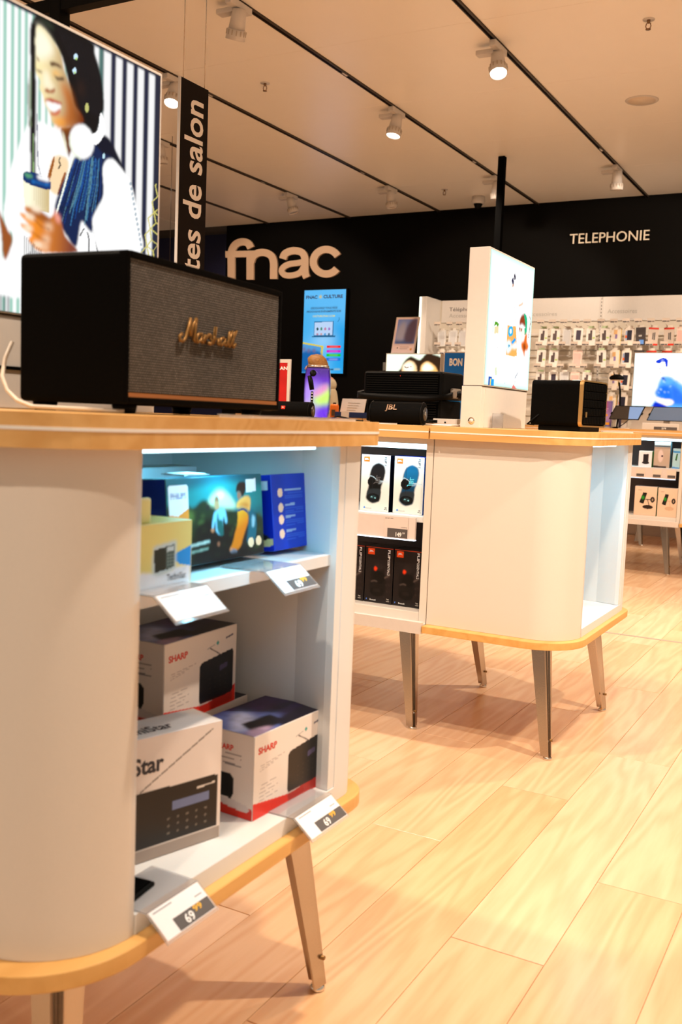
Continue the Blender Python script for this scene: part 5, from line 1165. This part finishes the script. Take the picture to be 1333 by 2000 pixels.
t = thing('blue_tray', 'low dark blue box on the far counter', 'box', (-3.67, 6.84, FT)); MB().box(-.15, -.03, 0, .14, .03, .045).build('tray', mat('tray_blue', H('0E2A66'), .5), t, bevel=.003); MB().box(-.09, -.034, 0, -.02, -.031, .05).build('card', M_paper, t)
t = thing('mint_box', 'small mint green box beside the glowing tube speaker', 'box', (-3.96, 6.84, FT)); MB().box(-.035, -.03, 0, .035, .03, .06).build('carton', mat('mint', (.35, .48, .40), .5), t, bevel=.002); MB().box(-.02, -.0315, .01, .02, -.030, .045).build('label', M_paper, t)

# ------------------------------------------------------------------ back wall: logo, lettering, screen
def wall(px, py, Y=9.745): return hit(px, py, (0, Y, 0), (0, 1, 0))
lg = thing('wall_logo', 'large tan shop logo letters on the black wall', 'sign', (-6.2, 9.75, 2.53))
MT = mat('tan_letters', H('E6C4A4'), .6)
def ribbon(b, pts, wd, y0_, y1_, closed=False):
    n = len(pts); L = []; R2 = []
    for i, p in enumerate(pts):
        a = pts[i - 1] if (i or closed) else p; c_ = pts[(i + 1) % n] if (i < n - 1 or closed) else p
        dx, dz = c_[0] - a[0], c_[1] - a[1]; l = math.hypot(dx, dz); wq = wd[i] if isinstance(wd, list) else wd
        L.append((p[0] - dz / l * wq / 2, p[1] + dx / l * wq / 2)); R2.append((p[0] + dz / l * wq / 2, p[1] - dx / l * wq / 2))
    L = [lxz(*p) for p in L]; R2 = [lxz(*p) for p in R2]
    vs = [(x, y0_, z_) for x, z_ in L] + [(x, y0_, z_) for x, z_ in R2] + [(x, y1_, z_) for x, z_ in L] + [(x, y1_, z_) for x, z_ in R2]
    fs = []
    for i in range(n if closed else n - 1):
        j = (i + 1) % n; fs += [(i, j, n + j, n + i), (2 * n + i, 3 * n + i, 3 * n + j, 2 * n + j), (i, 2 * n + i, 2 * n + j, j), (n + i, n + j, 3 * n + j, 3 * n + i)]
    if not closed: fs += [(0, n, 3 * n, 2 * n), (n - 1, 3 * n - 1, 4 * n - 1, 2 * n - 1)]
    b.add(vs, fs)
def wz_(pts): return pts
def lxz(x, y): q_ = wall(400 + x / 3.333, 380 + y / 3.333); return (q_[0], q_[2])
def cr(pts, n=5):
    out = []
    for i in range(len(pts) - 1):
        p0, p1, p2, p3 = (np.array(pts[min(max(k, 0), len(pts) - 1)], float) for k in (i - 1, i, i + 1, i + 2))
        for t_ in np.linspace(0, 1, n, endpoint=False): out.append(tuple(.5 * (2 * p1 + (p2 - p0) * t_ + (2 * p0 - 5 * p1 + 4 * p2 - p3) * t_ * t_ + (3 * p1 - p0 - 3 * p2 + p3) * t_ ** 3)))
    return out + [tuple(pts[-1])]
sw = 47
def letter(nm, paths, k):
    b = MB()
    for i, (p, wd, cl) in enumerate(paths): ribbon(b, p, wd, 9.735 - .0004 * (i + k), 9.759)
    b.build(nm, MT, lg, world=True)
letter('letter_f', [(cr(wz_([(176, 566), (176, 470), (176, 395), (184, 352), (210, 320), (250, 308), (285, 318), (303, 348)])), sw, 0), (wz_([(138, 390), (240, 388), (325, 386)]), 42, 0)], 0)
letter('letter_n', [(wz_([(299, 555), (299, 470), (299, 392)]), sw, 0), (cr(wz_([(302, 440), (318, 402), (355, 380), (400, 380), (438, 402), (452, 445), (452, 500), (452, 550)])), sw, 0)], 3)
letter('letter_a', [(cr(wz_([(512, 420), (525, 388), (560, 370), (600, 367), (638, 380), (656, 415), (656, 470), (658, 515), (668, 541)])), sw, 0), (cr(wz_([(652, 438), (610, 446), (550, 455), (512, 478), (506, 505), (530, 526), (580, 526), (625, 508), (650, 470)])), 38, 0)], 6)
letter('letter_c', [(wz_([(795 + 84 * math.cos(R_(a_)), 438 - 80 * math.sin(R_(a_))) for a_ in range(28, 336, 11)]), sw, 0)], 9)
t = thing('wall_lettering', 'pale TELEPHONIE lettering high on the black wall', 'sign', (-2.865, 9.757, 2.786)); lettering('TELEPHONIE', (0, -.012, 0), (.772, 0, 0), (0, 0, .097), mat('cream_letters', (.75, .66, .52), .5), t, ext=.006)

sc = thing('wall_screen', 'tall blue event screen mounted on the black wall', 'screen', (-5.63, 9.73, 1.478))
MB().box(-.285, -.022, -.008, .285, .025, .945).build('bezel', M_black, sc, bevel=.003)
X0, X1, Z0, Z1 = -5.90, -5.36, 1.478, 2.412
zs_ = lambda x, y: ((x - 210) / 530, 1 - (y - 38) / 1092)
P = Paint(90, 170, (.36, .72, .95), zs_)
P.poly([(600, 500), (740, 500), (740, 1130), (600, 1130)], (.05, .62, .90), 12, a=.9); P.poly([(350, 640), (600, 640), (600, 760), (350, 760)], (.70, .85, .97), 12, a=.7); P.poly([(210, 300), (330, 300), (330, 700), (210, 700)], (.20, .66, .90), 12, a=.6)
P.ell(420, 128, 16, 20, (.85, .75, .35), 1)
P.line([(300, 272), (640, 268)], 22, (.10, .36, .52), 1, a=.35); P.line([(250, 318), (690, 312)], 22, (.10, .36, .52), 1, a=.35)
P.poly([(350, 450), (350, 640), (598, 640), (598, 445)], (.10, .40, .60), 0, smooth=False); P.poly([(358, 460), (358, 630), (590, 630), (590, 455)], (.72, .82, .95), 0, smooth=False); P.poly([(320, 640), (630, 636), (620, 655), (330, 655)], (.10, .36, .52), 0, smooth=False)
for k, c_ in enumerate([(.15, .3, .3), (.3, .55, .45), (.75, .45, .6), (.6, .4, .75)]): P.ell(395 + k * 50, 548, 13, 20, c_, 0); P.ell(395 + k * 50, 615, 13, 14, [(.7, .5, .6), (.8, .6, .6), (.2, .6, .85), (.2, .35, .45)][k], 0)
P.line([(650, 455), (668, 430), (665, 400)], 7, (.1, .4, .6), 0)
P.poly([(205, 718), (480, 770), (465, 1000), (205, 1000)], (.85, .78, .30), 0, smooth=False); P.poly([(205, 742), (452, 785), (435, 1000), (205, 1000)], (.30, .60, .85), 0, smooth=False); P.poly([(205, 860), (440, 850), (430, 1000), (205, 1130)], (.06, .38, .66), 2)
for x_, y_ in ((230, 815), (290, 830), (360, 830)): P.ell(x_, y_, 20, 28, (.45, .40, .55), 2)
for y_, c_ in ((783, (.95, .12, .14)), (838, (.80, .05, .80)), (892, (.08, .78, .12)), (945, (.10, .45, .85))): P.poly([(522, y_ - 17), (522, y_ + 17), (704, y_ + 17), (704, y_ - 17)], c_, 0, smooth=False); P.line([(560, y_), (665, y_)], 9, (.9, .8, .9), 1, a=.5)
P.line([(575, 1080), (620, 1078)], 16, (.15, .35, .5), 0); P.line([(630, 1078), (700, 1076)], 14, (.80, .78, .50), 1, a=.8)
P.panel('picture', (X0, 9.7075, Z0), (X1 - X0, 0, 0), (0, 0, Z1 - Z0), MVS, sc, world=True)
mi = mat('screen_ink', (.02, .02, .02), .5, emit=lin((.05, .20, .36)), estr=1)
for s_, x_, y_, w2, h2, m_, bo in (('FNAC', 234, 153, 148, 46, mi, .04), ('CULTURE', 458, 150, 246, 46, mi, .04), ('DÉCOUVREZ TOUS NOS', 300, 288, 340, 30, mi, .01), ('PROCHAINS ÉVÉNEMENTS SUR', 250, 332, 440, 30, mi, .01),
                             ('CULTURE.FNAC.COM', 328, 392, 285, 26, mat('screen_yellow', (.1, .1, .1), .5, emit=lin((.80, .80, .50)), estr=1), .02)):
    u_, v_ = zs_(x_, y_); lettering(s_, (X0 + u_ * (X1 - X0), 9.706, Z0 + v_ * (Z1 - Z0)), (w2 / 530 * (X1 - X0), 0, 0), (0, 0, h2 / 1092 * (Z1 - Z0)), m_, sc, bold=bo, world=True)
t = thing('wall_switch', 'tiny grey switch plate on the black wall beside the screen', 'switch', (-4.85, 9.757, 1.52)); MB().box(-.03, -.012, 0, .03, 0, .09).build('plate', M_greycard, t, bevel=.002); MB().box(-.015, -.016, .03, .015, -.012, .06).build('rocker', M_greycard, t)

# ------------------------------------------------------------------ accessory wall
pg = thing('accessory_wall', 'white accessory wall with header boards under the black wall', 'display wall', (-2.3, 9.66, 0))
W = dict(parent=pg, world=True)
MB().box(-4.185, 9.655, .30, -1.2, 9.70, 2.245).build('back_board', mat('peg_beige', (.62, .56, .47), .55), **W)
for a_, b_ in ((-4.16, -3.32), (-3.316, -2.482), (-2.478, -1.644), (-1.64, -1.2)):
    MB().box(a_, 9.640, 2.02, b_, 9.655, 2.25).build('header_board', M_white, bevel=.002, **W)
    for z_ in (1.74, 1.52, 1.30, 1.08, .86): MB().box(a_ + .004, 9.643, z_, b_ - .004, 9.655, z_ + .205).build('panel', mat('peg_panel', (.70, .64, .55), .5), **W)
for xx in (-3.318, -2.480, -1.642):
    u_ = MB().box(xx - .010, 9.632, .3, xx + .010, 9.640, 2.24).build('upright', M_white, **W)
    sl = MB()
    for k in range(38): sl.box(xx - .003, 9.6312, 1.0 + k * .033, xx + .003, 9.632, 1.018 + k * .033)
    o = sl.build('slots', M_track, u_, world=True); o['kind'] = 'stuff'
MB().box(-4.245, 9.30, .3, -4.185, 9.70, 2.255).build('end_panel', M_white, bevel=.003, **W)
MB().box(-4.262, 9.29, .3, -4.246, 9.32, 2.25).build('edge_light', mat('green_white_edge', (.8, .9, .8), .4, emit=(.85, 1, .88), estr=1.2), **W)
for z_ in (1.885, 1.675, 1.465, 1.26): MB().box(-4.18, 9.60, z_, -1.2, 9.61, z_ + .012).build('hook_bar', M_alu, **W)
MB().box(-4.185, 9.30, .12, -1.2, 9.70, .30).build('bottom_deck', M_lamin, **W); MB().box(-4.185, 9.36, 0, -1.2, 9.70, .12).build('kick_plate', M_white, **W)
for s_, x_, z_, w2, h2, m_ in (('Téléphonie', -4.075, 2.125, .30, .052, M_greyp), ('Accessoires', -4.075, 2.072, .32, .040, M_pale), ('Accessoires', -3.24, 2.075, .32, .040, M_pale), ('Accessoires', -2.42, 2.09, .28, .042, M_pale)):
    lettering(s_, (x_, 9.6385, z_), (w2, 0, 0), (0, 0, h2), m_, pg, world=True, bold=.0)

PK = {}
def pack_proto(kind):
    t = bpy.data.objects.new('phone_case_pack', None)
    body = {'w': (.84, .80, .75), 'b': (.05, .04, .04), 'r': (.62, .52, .44), 'p': (.88, .66, .58), 'o': (.86, .78, .68), 'd': (.84, .76, .68), 'g': (.72, .72, .71), 'm': (.84, .80, .75)}[kind]
    m = mat('pack_' + kind, body, .4)
    MB().box(-.045, -.008, -.165, .045, .008, .0).build('pack', m, t, bevel=.002, seg=1)
    MB().box(-.028, -.003, 0, .028, .003, .02).build('hang_tab', mat('tab_' + ('green' if kind == 'w' else 'plain'), (.55, .70, .42) if kind == 'w' else (.78, .72, .64), .5), t)
    if kind in ('w', 'd', 'm'):
        dk = {'w': (.10, .07, .07), 'd': (.02, .02, .04), 'm': (.05, .04, .07)}[kind]
        MB().box(-.022 if kind == 'w' else -.018, -.0095, -.115, .014 if kind == 'w' else .026, -.008, -.022).build('case_photo', mat('case_' + kind, dk, .4), t)
        if kind == 'w': MB().box(-.022, -.0105, -.05, -.006, -.0095, -.022).build('camera_cutout', m, t); MB().box(.020, -.0095, -.10, .043, -.008, -.085).build('green_mark', mat('lime_ink', (.50, .68, .22), .5), t)
        if kind == 'd': MB().box(-.034, -.0095, -.118, -.018, -.008, -.03).build('colour_photo', mat('photo_blue', (.35, .45, .65), .4), t); MB().box(-.034, -.0105, -.095, -.019, -.0095, -.07).build('orange_mark', M_orange, t)
    if kind == 'o': MB().box(-.02, -.0095, -.06, .012, -.008, -.018).build('photo', mat('photo_orange', (.90, .55, .25), .5), t); MB().box(-.006, -.0095, -.10, .014, -.008, -.06).build('photo_lower', mat('photo_violet', (.30, .22, .48), .5), t); MB().box(.0451, -.007, -.16, .05, .007, -.005).build('yellow_side', mat('side_yellow', (.80, .58, .22), .5), t)
    if kind == 'b': MB().box(-.012, -.0095, -.155, .03, -.008, -.115).build('blue_corner', mat('corner_blue', (.12, .30, .75), .5), t); MB().box(-.016, -.0095, -.085, .012, -.008, -.07).build('mark', M_pale, t)
    if kind == 'r':
        for z_ in (-.165, -.018): MB().box(-.046, -.0095, z_, .046, -.008, z_ + .016).build('red_band', M_red, t)
        MB().box(-.006, -.0095, -.11, .004, -.008, -.05).build('plug_photo', M_greyp, t); MB().box(.008, -.0095, -.115, .018, -.008, -.045).build('plug_photo', M_greyp, t)
    if kind == 'p': MB().box(-.034, -.0095, -.15, .034, -.008, -.03).build('pink_photo', mat('pink_ink', (.88, .50, .45), .5), t)
    if kind == 'g': MB().box(-.030, -.0095, -.15, .030, -.008, -.02).build('clear_photo', mat('clear_grey', (.62, .62, .63), .4), t)
    return t
NAMES = {'w': 'white pack with dark phone case photo', 'b': 'black pack with blue corner', 'r': 'brown cable pack with red bands', 'p': 'pink phone case pack', 'o': 'cream pack with orange photo and yellow side',
         'd': 'cream pack with black phone photo and orange dot', 'g': 'plain pale phone case pack', 'm': 'white pack with a wide black phone photo'}
cols = [-2.988, -2.871, -2.760, -2.641, -2.533, -2.402, -2.282, -2.169, -2.057, -1.942, -1.809, -1.684]
rows = [(1.993, 'wwgmwwodbrrp'), (1.783, 'ww.p.wodbrro'), (1.573, 'wmgpw.oddddd'), (1.368, 'wwgmwwod...o'), (1.165, 'w.w.wo.m....')]
left = [(1.985, [-4.077, -3.942, -3.835], 'ggg'), (1.778, [-4.067, -3.945, -3.840], 'mmm'), (1.575, [-4.067, -3.945, -3.84], 'wmw')]
ordn = ['first', 'second', 'third', 'fourth', 'fifth', 'sixth', 'seventh', 'eighth', 'ninth', 'tenth', 'eleventh', 'twelfth']
rown = ['top row', 'second row', 'third row', 'fourth row', 'lowest row']
hook = None
def place_pack(kind, x, zr, label, red=False):
    global hook
    # hook with price label
    if hook is None:
        hook = bpy.data.objects.new('price_hook', None)
        MB().tube([(0, .31, -.045), (0, .02, -.045), (0, 0, -.038), (0, 0, -.01)], .0025, 6).build('hook_wire', M_alu, hook)
        lb = MB().box(-.034, -.004, -.022, .034, 0, .014).build('price_label', mat('label_tan', (.60, .50, .42), .5), hook)
        MB().box(-.030, -.0055, -.020, .006, -.004, -.009).build('price_band', M_greyp, lb); MB().box(.010, -.0055, -.019, .030, -.004, -.010).build('price_digits', M_greyp, lb)
        h = hook; COL.objects.link(h)
    else: h = copy_tree(hook)
    h.location = (x, 9.345, zr); h['label'] = 'price label hook ' + label; h['category'] = 'hook'; h['group'] = 'price label hooks on the accessory wall'
    if kind == '.': return
    if kind not in PK:
        t = pack_proto(kind); COL.objects.link(t); PK[kind] = t
    else: t = copy_tree(PK[kind])
    rr = random.uniform(-.12, .12)
    t.location = (x + .012 + random.uniform(-.006, .006), 9.41 + random.uniform(0, .04), zr - .062); t.rotation_euler = (0, R_(random.uniform(-2.5, 2.5)), rr)
    t['label'] = (NAMES[kind] + ', ' + label); t['category'] = 'pack'; t['group'] = 'packs hanging on the accessory wall'
for ri, (zr, s_) in enumerate(rows):
    for ci, k_ in enumerate(s_):
        place_pack(k_, cols[ci] - ri * .004, zr, f'{rown[ri]}, {ordn[ci]} right of light box')
for ri, (zr, xs_, s_) in enumerate(left):
    for ci, k_ in enumerate(s_): place_pack(k_, xs_[ci], zr, f'{rown[ri]}, {ordn[ci]} from left end')

# ------------------------------------------------------------------ person behind the far counter
def skin(name, joints, edges, m, parent, sub=2):
    me = bpy.data.meshes.new(name); me.from_pydata([j[:3] for j in joints], edges, []); o = bpy.data.objects.new(name, me); COL.objects.link(o)
    md = o.modifiers.new('s', 'SKIN'); md.use_smooth_shade = True; sv = me.skin_vertices[0].data if me.skin_vertices else None
    if sv is None: me.skin_vertices.new() if hasattr(me.skin_vertices, 'new') else None
    sv = me.skin_vertices[0].data
    for i, j in enumerate(joints): sv[i].radius = (j[3], j[4] if len(j) > 4 else j[3]); sv[i].use_root = (i == 0)
    s2 = o.modifiers.new('u', 'SUBSURF'); s2.levels = sub; s2.render_levels = sub
    dg = bpy.context.evaluated_depsgraph_get(); dg.update(); nm = bpy.data.meshes.new_from_object(o.evaluated_get(dg)); nm.materials.clear(); nm.materials.append(m)
    o.modifiers.clear(); o.data = nm
    for p in nm.polygons: p.use_smooth = True
    o.parent = parent
    return o
pe = thing('person', 'blond person in a cream sweater bent over behind the far counter', 'person', (-4.98, 8.75, -.0), R_(-78))
M_skin = mat('skin', H('E0A58A'), .5); M_cream = mat('cream_knit', H('D8C6A4'), .9, bump=(120, .4)); M_jean = mat('dark_trousers', (.03, .035, .06), .8)
J = [(0, 0, .93, .15, .11), (0, 0, 1.10, .135, .10), (0, -.02, 1.26, .155, .105), (0, -.06, 1.33, .11, .08), (0, -.10, 1.39, .045), (0, -.13, 1.44, .05),
     (.17, -.05, 1.34, .06), (.23, -.03, 1.08, .045), (.17, -.25, 1.00, .032), (-.17, -.05, 1.34, .06), (-.24, -.04, 1.08, .045), (-.20, -.26, 1.02, .032),
     (.09, 0, .84, .095), (.10, -.02, .48, .062), (.10, .02, .09, .04), (.10, -.10, .04, .035), (-.09, 0, .84, .095), (-.10, -.02, .48, .062), (-.10, .02, .09, .04), (-.10, -.10, .04, .035)]
E_ = [(0, 1), (1, 2), (2, 3), (3, 4), (4, 5), (3, 6), (6, 7), (7, 8), (3, 9), (9, 10), (10, 11), (0, 12), (12, 13), (13, 14), (14, 15), (0, 16), (16, 17), (17, 18), (18, 19)]
body = skin('body', J, E_, M_cream, pe)
body.data.materials.append(M_jean); body.data.materials.append(M_skin)
for p in body.data.polygons:
    c_ = p.center; p.material_index = 1 if c_.z < .92 and abs(c_.x) < .2 and c_.y > -.2 else (2 if c_.z > 1.37 or (c_.y < -.22 and c_.z < 1.1) else 0)
b = MB(); b.smooth = True; n = 20; loops = []
for t_, rx_, ry_, oy in ((0, .02, .02, -.05), (.06, .05, .055, -.03), (.2, .066, .075, -.01), (.4, .074, .09, 0), (.6, .078, .098, .005), (.8, .070, .085, .01), (.93, .045, .055, .012), (1, .012, .014, .012)):
    loops.append([(rx_ * math.cos(2 * PI * k / n), -.145 + oy + ry_ * math.sin(2 * PI * k / n), 1.395 + t_ * .20) for k in range(n)])
b.rings(loops); hd = b.build('head', M_skin, pe)
MB().tube([(0, -.245, 1.50), (0, -.265, 1.47), (0, -.25, 1.46)], [.010, .014, .008], 8).build('nose', M_skin, hd)
for s_ in (-1, 1):
    MB().lathe([(0, 0), (.010, .002), (.011, .006), (0, .009)], 10).xf(lambda x, y, z_: (x + s_ * .03, -.228 - z_ * .4, y + 1.505)).build('eye', M_ink, hd)
    MB().lathe([(0, 0), (.018, .002), (.024, .008), (0, .012)], 12).xf(lambda x, y, z_: (s_ * (.074 + z_ * .6), y * .7 - .145, x * 1.3 + 1.49)).build('ear', M_skin, hd)
MB().box(-.022, -.225, 1.428, .022, -.218, 1.436).build('mouth', mat('lips', H('B0605A'), .5), hd, bevel=.002)
b = MB(); b.smooth = True; loops = []
for z_, rx_, ry_, oy in ((1.33, .085, .035, -.06), (1.41, .095, .070, -.085), (1.47, .095, .090, -.105), (1.53, .094, .104, -.13), (1.58, .082, .096, -.145), (1.612, .05, .060, -.148), (1.622, .012, .014, -.148)):
    loops.append([(rx_ * math.cos(2 * PI * k / 24) * (1 + .03 * math.sin(k * 5)), oy + ry_ * math.sin(2 * PI * k / 24) * (1 + .03 * math.sin(k * 7)), z_) for k in range(24)])
b.rings(loops); hm = wood('blond_hair', H('D9A45E'), H('9C6430'), 30, .5, 'Y'); b.build('hair', hm, pe)
for s_, hx, hy, hz in ((1, .17, -.26, .995), (-1, -.20, -.27, 1.015)):
    hb = MB(); hb.smooth = True
    hb.tube([(hx, hy, hz), (hx, hy - .04, hz), (hx, hy - .08, hz)], [.026, .036, .030], 10)
    hn = hb.xf(lambda x, y, z_: (x, y, hz + (z_ - hz) * .45)).build('hand', M_skin, pe)
    for k in range(4): MB().tube([(hx + (k - 1.5) * .017, hy - .075, hz), (hx + (k - 1.5) * .019, hy - .115, hz - .004), (hx + (k - 1.5) * .018, hy - .14 + abs(k - 1.4) * .008, hz - .018)], [.009, .008, .007], 8).build('finger', M_skin, hn)
    MB().tube([(hx - s_ * .025, hy - .02, hz), (hx - s_ * .05, hy - .055, hz - .004), (hx - s_ * .052, hy - .085, hz - .01)], [.011, .009, .008], 8).build('thumb', M_skin, hn)
